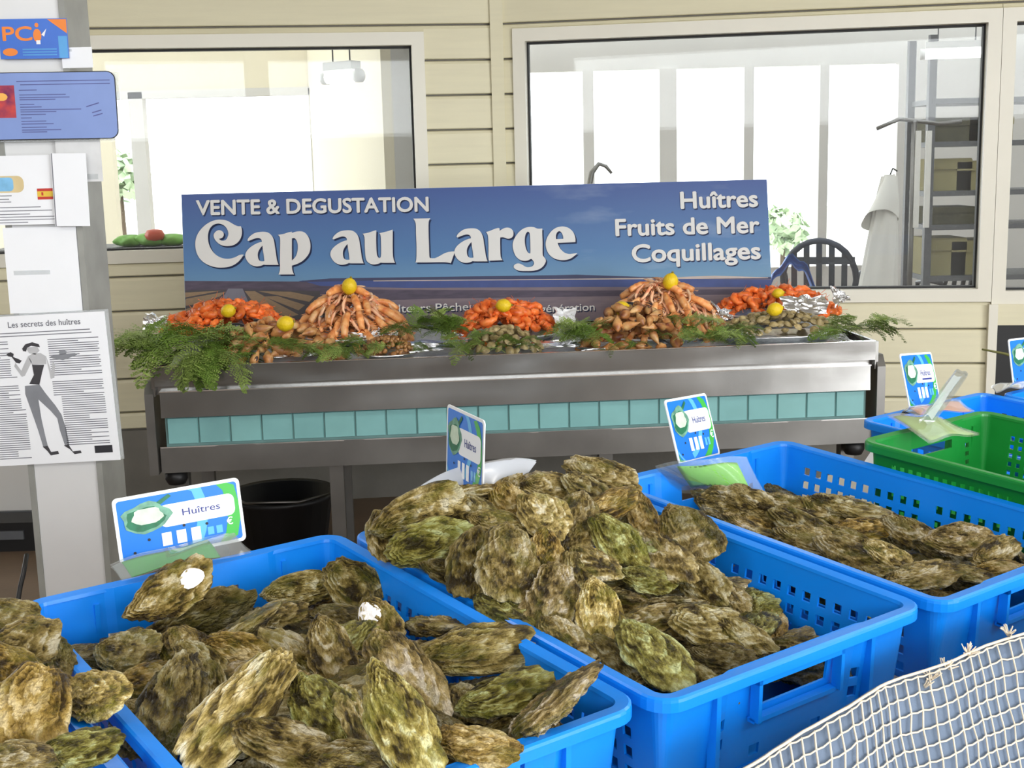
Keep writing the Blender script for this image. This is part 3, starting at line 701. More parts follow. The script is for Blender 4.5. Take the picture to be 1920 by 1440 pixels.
# wispy printed cloud at the right only
mr2 = N.new('ShaderNodeMapRange'); mr2.inputs[1].default_value = 1.25; mr2.inputs[2].default_value = 1.7; L.new(sp.outputs['X'], mr2.inputs[0])
mm = N.new('ShaderNodeMath'); mm.operation = 'MULTIPLY'; L.new(r2.outputs[0], mm.inputs[0]); L.new(mr2.outputs[0], mm.inputs[1])
mx = N.new('ShaderNodeMixRGB'); L.new(mm.outputs[0], mx.inputs[0]); L.new(rp.outputs[0], mx.inputs[1]); mx.inputs[2].default_value = rgb(190, 205, 220)
L.new(mx.outputs[0], b_.inputs['Base Color']); b_.inputs['Roughness'].default_value = .45
sign_board = MB().prism([(sx0, 0), (sx1, 0), (sx1, sy1), (sx0, sy1)], (0, 0, -.012), XA, (0, 1, 0), .012).build('board', mt, sign, False, True)
sign_root, sign = sign, sign_board
MB().prism([(sx0 - .003, -.002), (sx1 + .003, -.002), (sx1 + .003, sy1 + .003), (sx0 - .003, sy1 + .003)], (0, 0, -.02), XA, (0, 1, 0), .007).build('backing', M_white, sign_root, False, True)
def sflat(name, pxpolys, mtl, z):
    mb = MB()
    for p in pxpolys:
        q = [sgn(x, y) for x, y in p]; q = [(min(max(x, sx0 + .001), sx1 - .001), max(y, .001)) for x, y in q]
        ar = sum(q[i][0] * q[(i + 1) % len(q)][1] - q[(i + 1) % len(q)][0] * q[i][1] for i in range(len(q)))
        mb.prism(q if ar > 0 else q[::-1], (0, 0, z), XA, (0, 1, 0), 0)
    return mb.build(name, mtl, sign, False, True)
sflat('printed_shore', [[(335, 527), (560, 528), (760, 527), (1455, 521), (1460, 680), (335, 690)]], pmat('print_sand', rgb(120, 106, 112), .6, scale=9, second=rgb(104, 92, 104), stretch=(1, 6, 1)), .0005)
sflat('printed_land', [[(335, 527), (580, 528), (700, 543), (1100, 545), (1455, 541), (1455, 551), (1100, 556), (820, 560), (620, 566), (335, 548)]], pmat('print_weed', rgb(78, 68, 86), .6, scale=14, second=rgb(60, 52, 70), stretch=(1, 5, 1)), .0008)
sflat('printed_sea', [[(565, 526), (760, 526), (1100, 521), (1455, 524), (1455, 538), (1100, 538), (760, 540), (600, 536)]], pmat('print_sea', rgb(54, 72, 130), .6, var=.08, scale=20), .001)
sflat('printed_forest', [[(560, 527), (620, 522), (760, 520), (900, 518), (1040, 516), (1080, 515), (1200, 519), (1300, 521), (1450, 519), (1452, 523), (1100, 522), (760, 525), (565, 529)]], pmat('print_forest', rgb(50, 56, 92), .6, var=.1), .0012)
sflat('printed_beach_line', [[(700, 526), (1000, 523.5), (1230, 521), (1340, 517), (1440, 520), (1440, 521.5), (1240, 523.5), (1000, 525), (700, 527.5)]], pmat('print_beach', rgb(190, 176, 168), .6), .0014)
sflat('printed_channel', [[(428, 541), (455, 541), (480, 600), (395, 600)]], pmat('print_water', rgb(112, 112, 124), .6, var=.05), .0014)
M_bed, M_gap = pmat('print_oyster_bed', rgb(140, 118, 90), .6, var=.12, scale=60, stretch=(1, 8, 1)), pmat('print_gap', rgb(66, 62, 66), .6)
sflat('printed_gap', [[(335, 545), (425, 543), (395, 600), (335, 600)], [(457, 543), (600, 546), (600, 600), (478, 600)]], M_gap, .0012)
sflat('printed_oyster_bed', [[(335, 549), (415, 545), (345, 558), (335, 559)], [(335, 563), (350, 560), (424, 547), (412, 556), (370, 570), (335, 574)], [(335, 580), (372, 573), (360, 586), (335, 592)],
      [(459, 546), (478, 546), (560, 590), (545, 594), (487, 582)], [(495, 556), (520, 555), (572, 572), (560, 582)], [(484, 546), (545, 547), (590, 556), (580, 566)], [(478, 585), (530, 592), (520, 606), (480, 604)]], M_bed, .0015)
# lettering
G1 = lambda pts: [(360 + x / 8, 400 + y / 8) for x, y in pts]
G2 = lambda pts: [(600 + x / 8, 400 + y / 8) for x, y in pts]
G3 = lambda pts: [(840 + x / 7.3846, 400 + y / 7.3846) for x, y in pts]
gC = [(735, 195), (690, 195), (640, 175), (580, 140), (520, 110), (440, 98), (360, 103), (280, 130), (200, 180), (130, 250), (80, 330), (55, 420), (55, 510), (75, 600), (120, 680), (190, 745), (280, 790), (370, 812), (460, 815), (550, 805), (630, 775), (700, 725), (750, 665), (775, 620), (720, 625), (650, 660), (580, 680), (510, 683), (440, 668), (370, 630), (310, 570), (265, 490), (243, 400), (243, 320), (265, 240), (310, 185), (370, 158), (430, 160), (490, 190), (530, 240), (548, 300), (540, 350), (515, 395), (480, 412), (440, 410), (405, 383), (445, 374), (470, 350), (478, 315), (465, 280), (430, 258), (390, 258), (350, 285), (328, 325), (335, 370), (365, 420), (415, 465), (480, 490), (550, 493), (620, 480), (680, 445), (725, 390), (748, 320), (750, 250)]
ga = [(835, 410), (845, 380), (880, 340), (940, 300), (1010, 283), (1090, 280), (1150, 295), (1200, 340), (1230, 410), (1245, 500), (1260, 600), (1275, 700), (1300, 775), (1100, 775), (1085, 768), (1030, 790), (960, 797), (890, 775), (840, 730), (805, 665), (805, 610), (830, 560), (880, 510), (950, 465), (1010, 440), (1050, 430), (1045, 400), (1020, 378), (980, 373), (930, 385), (880, 405), (850, 416)]
gah = [(1058, 485), (1020, 530), (992, 590), (990, 650), (1005, 700), (1040, 722), (1088, 720), (1080, 640), (1065, 550)]
gp = [(1290, 325), (1380, 310), (1440, 290), (1500, 278), (1496, 298), (1560, 278), (1630, 272), (1690, 290), (1740, 345), (1770, 420), (1778, 500), (1765, 580), (1725, 650), (1660, 715), (1580, 760), (1500, 785), (1505, 850), (1530, 918), (1300, 920), (1320, 860), (1322, 780), (1322, 600), (1325, 400), (1315, 350)]
gph = [(1500, 378), (1540, 375), (1575, 420), (1590, 500), (1580, 590), (1550, 660), (1500, 710)]
gu = [(640, 308), (720, 295), (780, 275), (835, 258), (845, 270), (842, 400), (848, 560), (860, 640), (885, 672), (915, 650), (918, 500), (910, 340), (890, 300), (960, 285), (1020, 270), (1075, 252), (1090, 262), (1090, 450), (1095, 650), (1125, 745), (935, 745), (920, 738), (870, 760), (800, 770), (740, 750), (700, 710), (682, 640), (672, 500), (668, 360)]
gL = [(1400, 82), (1655, 78), (1630, 130), (1628, 300), (1635, 500), (1640, 640), (1650, 672), (1720, 675), (1790, 645), (1860, 605), (1935, 580), (2023, 572), (1963, 750), (1900, 738), (1800, 735), (1600, 738), (1430, 738), (1445, 690), (1448, 500), (1440, 300), (1435, 150)]
gr = [(525, 262), (580, 245), (640, 220), (690, 205), (712, 210), (715, 245), (760, 215), (810, 200), (860, 208), (895, 240), (905, 280), (895, 325), (850, 352), (810, 350), (770, 335), (735, 335), (722, 345), (722, 450), (728, 600), (755, 650), (565, 658), (560, 600), (560, 450), (555, 330), (545, 290)]
gg = [(1305, 212), (1240, 215), (1180, 192), (1110, 192), (1040, 215), (980, 262), (930, 330), (900, 400), (895, 460), (905, 520), (935, 590), (985, 640), (1040, 658), (1100, 655), (1150, 630), (1180, 660), (1190, 700), (1165, 735), (1110, 748), (1070, 740), (1020, 710), (970, 695), (925, 710), (908, 740), (925, 770), (980, 795), (1080, 800), (1180, 797), (1260, 775), (1320, 730), (1352, 670), (1345, 630), (1315, 590), (1308, 540), (1308, 400), (1302, 260)]
ggh = [(1100, 255), (1075, 290), (1062, 350), (1065, 430), (1085, 510), (1110, 548), (1130, 558), (1140, 540), (1138, 400), (1132, 290), (1118, 262)]
ge = [(1762, 400), (1760, 340), (1735, 270), (1690, 220), (1630, 190), (1560, 185), (1490, 205), (1430, 250), (1380, 320), (1352, 400), (1355, 470), (1385, 550), (1440, 610), (1520, 643), (1610, 650), (1690, 630), (1750, 590), (1790, 552), (1730, 560), (1670, 565), (1610, 545), (1560, 500), (1530, 450), (1515, 412)]
geh = [(1495, 360), (1492, 310), (1510, 265), (1540, 248), (1570, 270), (1590, 315), (1595, 355)]
off = lambda pts, dx, dy: [(x + dx, y + dy) for x, y in pts]
glyphs = [('letter_c', [G1(gC)]), ('letter_a', [G1(ga), G1(gah)]), ('letter_p', [G1(gp), G1(gph)]),
          ('letter_a', [off(G1(ga), 159.4, -2.9), off(G1(gah), 159.4, -2.9)]), ('letter_u', [G2(gu)]), ('letter_l', [G2(gL)]),
          ('letter_a', [off(G1(ga), 391.6, -6.6), off(G1(gah), 391.6, -6.6)]), ('letter_r', [G3(gr)]), ('letter_g', [G3(gg), G3(ggh)]), ('letter_e', [G3(ge), G3(geh)])]
M_let = pmat('sign_white_letters', rgb(212, 212, 210), .5, var=.01)
M_shd = pmat('sign_printed_letter_shadow', rgb(34, 52, 98), .6, var=.05)
def add_letter(name, geo, zoff):
    vs, fs = geo
    MB().add([(v.x, v.y, v.z + zoff) for v in vs], fs).build(name, M_let, sign, False, True)
for nm, loops in glyphs:
    geo = curve_fill([smooth_loop([sgn(*p) for p in lp]) for lp in loops], .0015)
    add_letter(nm, geo, .0035)
    MB().add([(v.x + .006, v.y - .006, .0017) for v in geo[0]], geo[1]).build('letter_shadow', M_shd, sign, False, True)
def sign_text(txt, px0, px1, py0, py1, hcap, bold=.028):
    """text from baseline start (px0,py0) to (px1,py1), capital height hcap pixels"""
    a, b = Vector(sgn(px0, py0)), Vector(sgn(px1, py1)); X = (b - a); wd_ = X.length; X.normalize()
    top = Vector(sgn(px0, py0 - hcap)); hh = (top - a).length / .70
    X3, Y3 = Vector((X.x, X.y, 0)), Vector((-X.y, X.x, 0))
    mb = MB(); put_text(mb, txt, (a.x, a.y, .003), X3, Y3, hh, bold, 0, width=wd_)
    mb.build('lettering', M_let, sign, False, True)
    MB().add([(v.x + .004, v.y - .005, .0018) for v in mb.v], mb.f).build('lettering_shadow', M_shd, sign, False, True)
sign_text('VENTE & DEGUSTATION', 369, 803, 403, 396, 27)
sign_text('Huîtres', 1277, 1420, 391, 387, 31, .026)
sign_text('Fruits de Mer', 1155, 1423, 442, 436, 31, .026)
sign_text('Coquillages', 1186, 1425, 491, 485, 32, .026)
sign_text('Ostréiculteurs Pêcheurs', 652, 912, 589, 581, 15, .008)
sign_text('génération', 1013, 1115, 586, 582, 14, .008)

# ------------------------------------------------------------------ seafood on the counter
def seafood_mat(name, c1, c2, c3, scale, rough=.35):
    mt, nt_, b = nodes_of(name); N, L = nt_.nodes, nt_.links
    tc = N.new('ShaderNodeTexCoord'); oi = N.new('ShaderNodeObjectInfo')
    ad = N.new('ShaderNodeVectorMath'); ad.operation = 'ADD'; L.new(tc.outputs['Object'], ad.inputs[0]); L.new(oi.outputs['Random'], ad.inputs[1])
    nz = N.new('ShaderNodeTexNoise'); nz.inputs['Scale'].default_value = scale; nz.inputs['Detail'].default_value = 4; L.new(ad.outputs[0], nz.inputs[0])
    rp = N.new('ShaderNodeValToRGB'); e = rp.color_ramp.elements
    e[0].position = .3; e[0].color = c1; e[1].position = .72; e[1].color = c3; q = e.new(.5); q.color = c2
    L.new(nz.outputs['Fac'], rp.inputs[0])
    hs_ = N.new('ShaderNodeHueSaturation'); L.new(rp.outputs[0], hs_.inputs['Color'])
    mr_ = N.new('ShaderNodeMapRange'); mr_.inputs[3].default_value = .75; mr_.inputs[4].default_value = 1.2; L.new(oi.outputs['Random'], mr_.inputs[0]); L.new(mr_.outputs[0], hs_.inputs['Value'])
    L.new(hs_.outputs[0], b.inputs['Base Color']); b.inputs['Roughness'].default_value = rough
    MATS[name] = mt; return mt
M_prawn = seafood_mat('cooked_prawn', rgb(214, 88, 30), rgb(240, 118, 48), rgb(250, 150, 84), 60)
M_lang = seafood_mat('cooked_langoustine', rgb(206, 112, 60), rgb(232, 160, 96), rgb(244, 196, 140), 40)
M_claw = seafood_mat('langoustine_claw', rgb(226, 130, 90), rgb(240, 190, 150), rgb(246, 214, 180), 30)
M_whelk = seafood_mat('whelk_shell', rgb(120, 56, 34), rgb(184, 126, 72), rgb(224, 188, 130), 20, .4)
M_peri = seafood_mat('periwinkle_shell', rgb(92, 60, 34), rgb(150, 104, 58), rgb(186, 140, 84), 80, .4)
M_clam = seafood_mat('clam_shell', rgb(110, 96, 62), rgb(156, 138, 94), rgb(190, 172, 128), 70, .4)
M_lemon = pmat('lemon_peel', rgb(240, 205, 30), .4, var=.06, scale=30, bump=.25, bscale=260)
M_foil = pmat('aluminium_foil', (.85, .85, .86, 1), .25, 1, var=.04, bump=.25, bscale=22)
M_mus = pmat('mussel_shell_black', rgb(36, 38, 44), .3, var=.2, scale=30)

def prawn_mesh(seed, n=7):
    rnd = random.Random(seed); pts = []; rs = []
    for k in range(11):
        t = k / 10; a = -.35 + t * 3.3 * (1 + .1 * rnd.random()); r = .018 * (1 + .25 * t)
        pts.append((r * math.cos(a) + .0, r * math.sin(a), .002 * math.sin(k * 3)))
        rs.append((.004 + .0065 * math.sin(math.pi * min(1, .12 + t * .95)) ** .8) * (1 + .1 * (k % 2)))
    mb = MB().tube(pts, rs, n)
    e = Vector(pts[0]); d = (e - Vector(pts[1])).normalized(); s = Vector((0, 0, 1))
    for q in (-.5, 0, .5):
        tip = e + (d + s * q).normalized() * .013; w_ = (d.cross(s) + s * .3).normalized() * .003
        mb.add([e - w_, tip - w_, tip + w_, e + w_], [(0, 1, 2, 3)])
    h = Vector(pts[-1])
    for q in (-1, 1): mb.tube([h, h + Vector((-.012, .01, .004 * q)), h + Vector((-.03, .012, .01 * q))], .0006, 4)
    return mb.mesh('prawn', M_prawn, True)
def lang_body():
    pts = []; rs = []
    for k in range(12):
        t = k / 11; pts.append((-.055 + .11 * t, .004 * math.sin(t * 3), .008 * math.sin(t * math.pi)))
        rs.append((.0055 + .0055 * math.sin(math.pi * (.15 + t * .7))) * (1 + (.12 if k % 2 and t < .6 else 0)))
    mb = MB().tube(pts, rs, 8); e = Vector(pts[0])
    for q in (-.7, -.3, .3, .7):
        tip = e + Vector((-.018, q * .02, 0)); w_ = Vector((0, .005, 0)); mb.add([e - w_ * .5, tip - w_, tip + w_, e + w_ * .5], [(0, 1, 2, 3)])
    for q in range(4):
        for s in (-1, 1): mb.tube([(.01 + q * .009, s * .008, -.002), (.015 + q * .01, s * .026, .002), (.02 + q * .012, s * .034, -.01)], .0011, 4)
    return mb.mesh('langoustine_body', M_lang, True)
def lang_claw(s):
    mb = MB().tube([(.045, s * .008, .004), (.06, s * .016, .006), (.085, s * .018, .007), (.105, s * .016, .006), (.13, s * .013, .004)], [.003, .0042, .0055, .0048, .001], 6)
    mb.tube([(.104, s * .02, .006), (.118, s * .021, .005), (.13, s * .018, .004)], [.0028, .002, .0006], 5)
    return mb.mesh('claw', M_claw, True)
def whelk_mesh(k):
    mb = MB(); n = 12; R = []
    for i in range(15):
        t = i / 14
        env = (.021 + .002 * k) * (math.sin(math.pi * min(1, t * .86 + .02)) ** .9) * (.45 + .75 * t if t < .72 else 1 - (t - .72) * 1.6)
        R.append((env, -.032 + .066 * t))
    vs = []; fs = []
    for i, (r, z) in enumerate(R):
        for q in range(n):
            a = 2 * math.pi * q / n; ph = (z * 95 + a / (2 * math.pi)) % 1
            rr = max(.0008, r * (.86 + .2 * math.sin(math.pi * ph)))
            vs.append((z * 1.35, rr * math.cos(a), rr * math.sin(a)))
    for i in range(len(R) - 1):
        for q in range(n): fs.append((i * n + q, i * n + (q + 1) % n, (i + 1) * n + (q + 1) % n, (i + 1) * n + q))
    fs.append(tuple(range(n - 1, -1, -1))); fs.append(tuple((len(R) - 1) * n + q for q in range(n)))
    mb.add(vs, fs); return mb.mesh('whelk', M_whelk, True)
def whelk_mouth():
    mb = MB(); mb.add([(.008 + .014 * math.cos(a), .007 * math.sin(a), .0205 - .004 * abs(math.cos(a))) for a in [k * .5236 for k in range(12)]], [tuple(range(12))])
    return mb.mesh('shell_opening', pmat('whelk_opening', rgb(70, 44, 30), .4), False)
def peri_mesh(rr=.009):
    mb = MB(); n = 10; prof = [(.0, 1.25), (.35, 1.0), (.55, .72), (.8, .5), (1, .05), (.9, -.45), (.55, -.75), (0, -.8)]
    mb.lathe([(r * rr, z * rr) for r, z in prof], n); return mb.mesh('periwinkle', M_peri, True)
def clam_mesh():
    mb = MB(); n = 14
    for s in (-1, 1):
        vs = []; fs = []
        for i in range(6):
            r = i / 5
            for q in range(n):
                a = 2 * math.pi * q / n; R_ = .017 * (1 + .12 * math.cos(a)); rib = 1 + .05 * (i % 2)
                vs.append((R_ * r * math.cos(a) - .003 * (1 - r), R_ * r * math.sin(a) * .85, s * .0085 * (1 - r ** 2.2) * rib))
        for i in range(5):
            for q in range(n):
                f = (i * n + q, i * n + (q + 1) % n, (i + 1) * n + (q + 1) % n, (i + 1) * n + q); fs.append(f if s < 0 else f[::-1])
        mb.add(vs, fs)
    return mb.mesh('clam', M_clam, True)
PRAWNS = [prawn_mesh(k) for k in range(3)]; LB, LCL, LCR = lang_body(), lang_claw(1), lang_claw(-1)
WH = [whelk_mesh(k) for k in range(3)]; WM = whelk_mouth(); PE = peri_mesh(); CLM = clam_mesh()

def mini(name, me, M4, label, cat, group, kids=()):
    """one small thing (mesh) with its parts; mesh data is shared between copies"""
    o = bpy.data.objects.new(name, me); COL.objects.link(o); o.matrix_world = M4; XF[o] = M4.copy()
    tag(o, label, cat, group)
    for nm, km in kids:
        c = bpy.data.objects.new(nm, km); COL.objects.link(c); c.parent = o; XF[c] = M4
    return o
def spot(r, an):
    """where in its heap"""
    if r < .4: return ', near the top'
    q = int(((math.degrees(an) + 22.5) % 360) // 45)
    return ', ' + ('right side', 'back right', 'back side', 'back left', 'left side', 'front left', 'front side', 'front right')[q]
def mound(px0, px1, py_top, py_base, v, depth):
    """heap seen between those pixels: centre, half axes, base height, height"""
    a, b = cpx(px0, py_base, v), cpx(px1, py_base, v)
    c = (a + b) / 2; top = cpx((px0 + px1) / 2, py_top, v + depth * .2).z
    return c, (b - a).length / 2, depth, top - c.z
def scatter(mnd, n, fn, seed, rmin=.02, layers=1, power=.8):
    c, ru, rv, h = mnd; rnd = random.Random(seed); pts = []; tries = 0
    while len(pts) < n and tries < 20000:
        tries += 1; r = math.sqrt(rnd.random()); a = rnd.random() * 6.2832
        u, v = r * math.cos(a) * ru, r * math.sin(a) * rv
        if all((u - p[0]) ** 2 + (v - p[1]) ** 2 > rmin ** 2 for p in pts): pts.append((u, v, r, a))
        elif tries % 400 == 0: rmin *= .93
    for k, (u, v, r, a) in enumerate(pts):
        z = h * (1 - r ** 2) ** power
        P = c + CU * u + CV * v + Vector((0, 0, z))
        g = (CU * (u / ru ** 2) + CV * (v / rv ** 2)) * h * 1.2; nrm = (Vector((0, 0, 1)) + g).normalized()
        fn(k, P, nrm, r, a, rnd)
def orient(nrm, ang, P, sc=1, flip=0):
    t0 = nrm.cross(Vector((.3, .9, .1))).normalized(); b0 = nrm.cross(t0)
    X = t0 * math.cos(ang) + b0 * math.sin(ang)
    M4 = frame(X, nrm.cross(X), nrm, P)
    if flip: M4 = M4 @ Matrix.Rotation(flip, 4, 'X')
    return M4 @ Matrix.Scale(sc, 4)
def dish(c, ru, rv, z0, name, label, mt, h=.025):
    M4 = frame(CU, CV, (0, 0, 1), Vector((c.x, c.y, z0)))
    t = thing(name, label, 'dish', mat4=M4)
    n = 36; prof = [(.0, .004), (.72, .004), (.8, .008), (.96, h), (1.03, h + .001), (1.04, h - .003), (.98, h - .006), (.8, .0), (.0, .0)]
    vs = []; fs = []
    for (r, z) in prof:
        for k in range(n):
            a = 2 * math.pi * k / n; vs.append((ru * r * math.cos(a), rv * r * math.sin(a), z))
    for i in range(len(prof) - 1):
        for k in range(n): fs.append((i * n + k, i * n + (k + 1) % n, (i + 1) * n + (k + 1) % n, (i + 1) * n + k))
    MB().add(vs, fs).build('bowl', mt, t, True, True)
    MB().add([(ru * .72 * math.cos(2 * math.pi * k / n), rv * .72 * math.sin(2 * math.pi * k / n), .005) for k in range(n)], [tuple(range(n))]).build('well', mt, t, False, True)
    return t
M_dish = pmat('white_platter', rgb(222, 224, 226), .3, var=.03)
# crushed ice bed that carries everything
icez = lambda u, v: -.03 + .05 * v + .012 * noise.noise((u * 9, v * 9, 1.7)) + .006 * noise.noise((u * 30, v * 30, 4))
ice = MB().grid(lambda u, v: ct(.02 + (CLEN - .04) * u, .02 + .62 * v, icez(u * CLEN, v)), 120, 26).build('crushed_ice', pmat('crushed_ice', rgb(206, 214, 220), .25, var=.1, scale=60, bump=.6, bscale=120), smooth=True)
tag(ice, 'bed of crushed ice in the steel counter', 'ice', kind='stuff')

PILES = [
 ('prawn', (312, 545, 568, 618, .45, .13), 74, 'orange cooked prawn in the heap at the left end of the counter', 'prawns in the left heap'),
 ('prawn', (852, 1040, 566, 622, .36, .12), 70, 'orange cooked prawn in the heap in the middle of the counter', 'prawns in the middle heap'),
 ('prawn', (1345, 1560, 543, 582, .52, .11), 60, 'orange cooked prawn in the heap at the right end of the counter', 'prawns in the right heap'),
]
for kind, a, n, lab, grp in PILES:
    mnd = mound(*a)
    def f(k, P, nrm, r, an, rnd, lab=lab, grp=grp):
        n2 = (nrm + Vector((rnd.gauss(0, .35), rnd.gauss(0, .35), 0))).normalized()
        mini('prawn', PRAWNS[k % 3], orient(n2, rnd.random() * 6.28, P, rnd.uniform(1.15, 1.5)), lab + spot(r, an), 'prawn', grp)
    scatter(mnd, n, f, 7 + n, .022)
    mnd2 = (mnd[0] - Vector((0, 0, .012)), mnd[1] * .95, mnd[2] * .95, mnd[3])
    scatter(mnd2, 26, f, 90 + n, .03)
    dish(mnd[0], mnd[1] * 1.06, mnd[2] * 1.15, mnd[0].z - .03, 'platter', {74: 'white platter under the left heap of prawns', 70: 'white platter under the middle heap of prawns', 60: 'white platter under the right heap of prawns'}[n], M_dish if n != 60 else M_foil)
for a, n, lab, grp, seed, dl in (((568, 752, 541, 624, .36, .15), 40, 'salmon-coloured langoustine on the tall mound left of centre', 'langoustines on the left mound', 3, 'white platter under the left mound of langoustines'),
                             ((1128, 1352, 532, 622, .38, .16), 46, 'pale orange langoustine on the broad mound at the right', 'langoustines on the right mound', 5, 'white platter under the right mound of langoustines')):
    mnd = mound(*a)
    def f(k, P, nrm, r, an, rnd, lab=lab, grp=grp, mnd=mnd):
        outw = (CU * math.cos(an) + CV * math.sin(an)); X = -outw - nrm * (-outw).dot(nrm); X = (X.normalized() + Vector((rnd.gauss(0, .22), rnd.gauss(0, .22), rnd.gauss(0, .08)))).normalized()
        P = P - X * .035
        Y = nrm.cross(X).normalized(); Z = X.cross(Y)
        mini('langoustine', LB, frame(X, Y, Z, P) @ Matrix.Scale(rnd.uniform(.85, 1.05), 4) @ Matrix.Diagonal((1, 1.35, 1.35, 1)), lab + spot(r, an), 'langoustine', grp, (('claw', LCL), ('claw', LCR)))
    scatter(mnd, n, f, seed, .03, power=1.1)
    core = (mnd[0] - Vector((0, 0, .02)), mnd[1] * .8, mnd[2] * .8, mnd[3] * .95)
    scatter(core, 16, f, seed + 50, .03, power=1.1)
    dish(mnd[0], mnd[1] * 1.0, mnd[2] * 1.1, mnd[0].z - .03, 'platter', dl, M_dish)
def whelks(a, n, lab, grp, seed):
    mnd = mound(*a)
    def f(k, P, nrm, r, an, rnd):
        n2 = (nrm + Vector((rnd.gauss(0, .3), rnd.gauss(0, .3), 0))).normalized()
        mini('whelk', WH[k % 3], orient(n2, rnd.random() * 6.28, P, rnd.uniform(.72, .98), rnd.random() * 6.28), lab + spot(r, an), 'whelk', grp, (('shell_opening', WM),))
    scatter(mnd, n, f, seed, .03)
    scatter((mnd[0] - Vector((0, 0, .02)), mnd[1], mnd[2], mnd[3]), n // 2, f, seed + 9, .04)
whelks((396, 640, 603, 668, .15, .11), 48, 'brown whelk in the heap left of centre at the counter front', 'whelks in the left heap', 21)
whelks((1092, 1275, 572, 650, .17, .12), 46, 'tan whelk in the heap right of centre at the counter front', 'whelks in the right heap', 22)
def smalls(a, n, me, nm, lab, grp, seed, rmin, sc=1):
    mnd = mound(*a)
    def f(k, P, nrm, r, an, rnd):
        n2 = (nrm + Vector((rnd.gauss(0, .4), rnd.gauss(0, .4), 0))).normalized()
        mini(nm, me, orient(n2, rnd.random() * 6.28, P, rnd.uniform(.95, 1.25) * sc), lab + spot(r, an), nm, grp)
    scatter(mnd, n, f, seed, rmin)
smalls((676, 776, 632, 660, .1, .07), 90, PE, 'periwinkle', 'tiny brown periwinkle on the small foil dish left of centre', 'periwinkles on the small dish', 31, .011, 1.0)
smalls((875, 1015, 612, 655, .13, .1), 64, CLM, 'clam', 'greyish clam in front of the middle prawn heap', 'clams in the middle', 32, .02)
smalls((1345, 1570, 585, 618, .2, .1), 90, CLM, 'clam', 'olive clam on the silver tray at the right end', 'clams on the right tray', 33, .02)
q = mound(676, 776, 632, 660, .1, .07); dish(q[0], q[1] * 1.1, q[2] * 1.2, q[0].z - .016, 'foil_dish', 'shallow foil dish of periwinkles left of centre', M_foil, .015)
q = mound(1345, 1570, 585, 622, .2, .1); dish(q[0], q[1] * 1.02, q[2] * 1.15, q[0].z - .035, 'silver_tray', 'oval silver tray of clams at the right end', M_foil, .03)
# a few mussels lying among the whelks
for k, (px, py, v, an, lab) in enumerate(((447, 610, .2, .2, 'black mussel at the left end of the left whelk heap'), (487, 604, .22, -.2, 'black mussel behind the left whelk heap'), (612, 590, .27, .9, 'black mussel beside the left langoustine mound'), (1178, 570, .24, .6, 'black mussel on top of the right whelk heap'), (1240, 640, .1, .1, 'black mussel in front of the right whelk heap'))):
    P = cpx(px, py, v); mb = MB()
    for s in (-1, 1): mb.grid(lambda a, b: (.03 * (a - .5) * 2, .014 * math.sin(math.pi * a) ** .6 * (b - .5) * 2, s * .008 * math.sin(math.pi * a) * math.sin(math.pi * b)), 8, 5)
    o = mini('mussel', mb.mesh('mussel', M_mus, True), orient(Vector((.1, -.5, .8)).normalized(), an, P), lab, 'mussel', None)
def lemon(px, py, v, lab, sc=1, tilt=.4):
    P = cpx(px, py, v); prof = []
    for k in range(15):
        a = math.pi * k / 14; r = .0265 * math.sin(a); z = -.03 * math.cos(a)
        if k in (0, 14): z *= 1.17
        if k in (1, 13): z *= 1.05
        prof.append((max(r, .0005), z))
    me = MB().lathe(prof, 18).mesh('lemon', M_lemon, True)
    o = mini('lemon', me, Matrix.Translation(P) @ Matrix.Rotation(tilt, 4, 'Y') @ Matrix.Rotation(.3, 4, 'X') @ Matrix.Scale(sc, 4), lab, 'lemon', None)
    nb = MB().lathe([(.0045, 0), (.004, .004), (.0, .005)], 8, (0, 0, .033)).build('stem_end', pmat('lemon_stem', rgb(150, 140, 50), .6), o, True, True)
lemon(655, 537, .30, 'lemon crowning the tall left langoustine mound', 1.05, .25)
lemon(428, 583, .33, 'lemon half sunk in the left heap of prawns', .95, 1.2)
lemon(535, 607, .09, 'lemon in front of the left prawns above the whelks', 1.05, 1.3)
lemon(944, 573, .26, 'lemon on top of the middle heap of prawns', .95, 1.5)
lemon(1165, 578, .2, 'lemon partly hidden by the right whelks', 1.0, 1.3)
lemon(1257, 528, .32, 'lemon crowning the broad right langoustine mound', 1.1, .2)
lemon(1459, 550, .42, 'lemon on the right heap of prawns', .75, 1.4)
lemon(1453, 580, .13, 'lemon sitting on the clams of the silver tray', .95, 1.3)
# scrunched foil and paper corners
def scrap(px, py, v, w_, h_, mt, lab, nm='foil_scrap', seed=0, lean=.5):
    P = cpx(px, py, v); up = (Vector((0, 0, 1)) * math.sin(lean) + CV * math.cos(lean))
    def f(a, b):
        d = noise.noise((a * 2.3 + seed, b * 2.3, seed * 1.3)) * .55 + noise.noise((a * 6 + seed, b * 6, 2)) * .14
        e = 1 + .5 * noise.noise((math.floor(a * 12) * .37 + seed, math.floor(b * 10) * .29, seed + 9)) * max(abs(a - .5), abs(b - .5)) * 2
        if seed % 2: b = .5 + (b - .5) * (1.15 - a * .8)
        return P + CU * ((a - .5) * w_ * e) + up * ((b - .5) * h_ * e) + SN * d * min(w_, h_) * .8
    o = MB().grid(f, 12, 10, .0008, -CV).build(nm, mt, smooth=False, loc=P); tag(o, lab, 'foil' if mt is M_foil else 'paper')
    return o
scrap(293, 602, .4, .09, .07, M_foil, 'shiny foil corner at the left end of the counter', seed=1, lean=.9)
scrap(720, 618, .26, .12, .05, M_foil, 'crumpled foil edge right of the left langoustines', seed=2)
scrap(850, 628, .2, .08, .04, M_foil, 'crumpled foil in front of the middle prawns', seed=3)
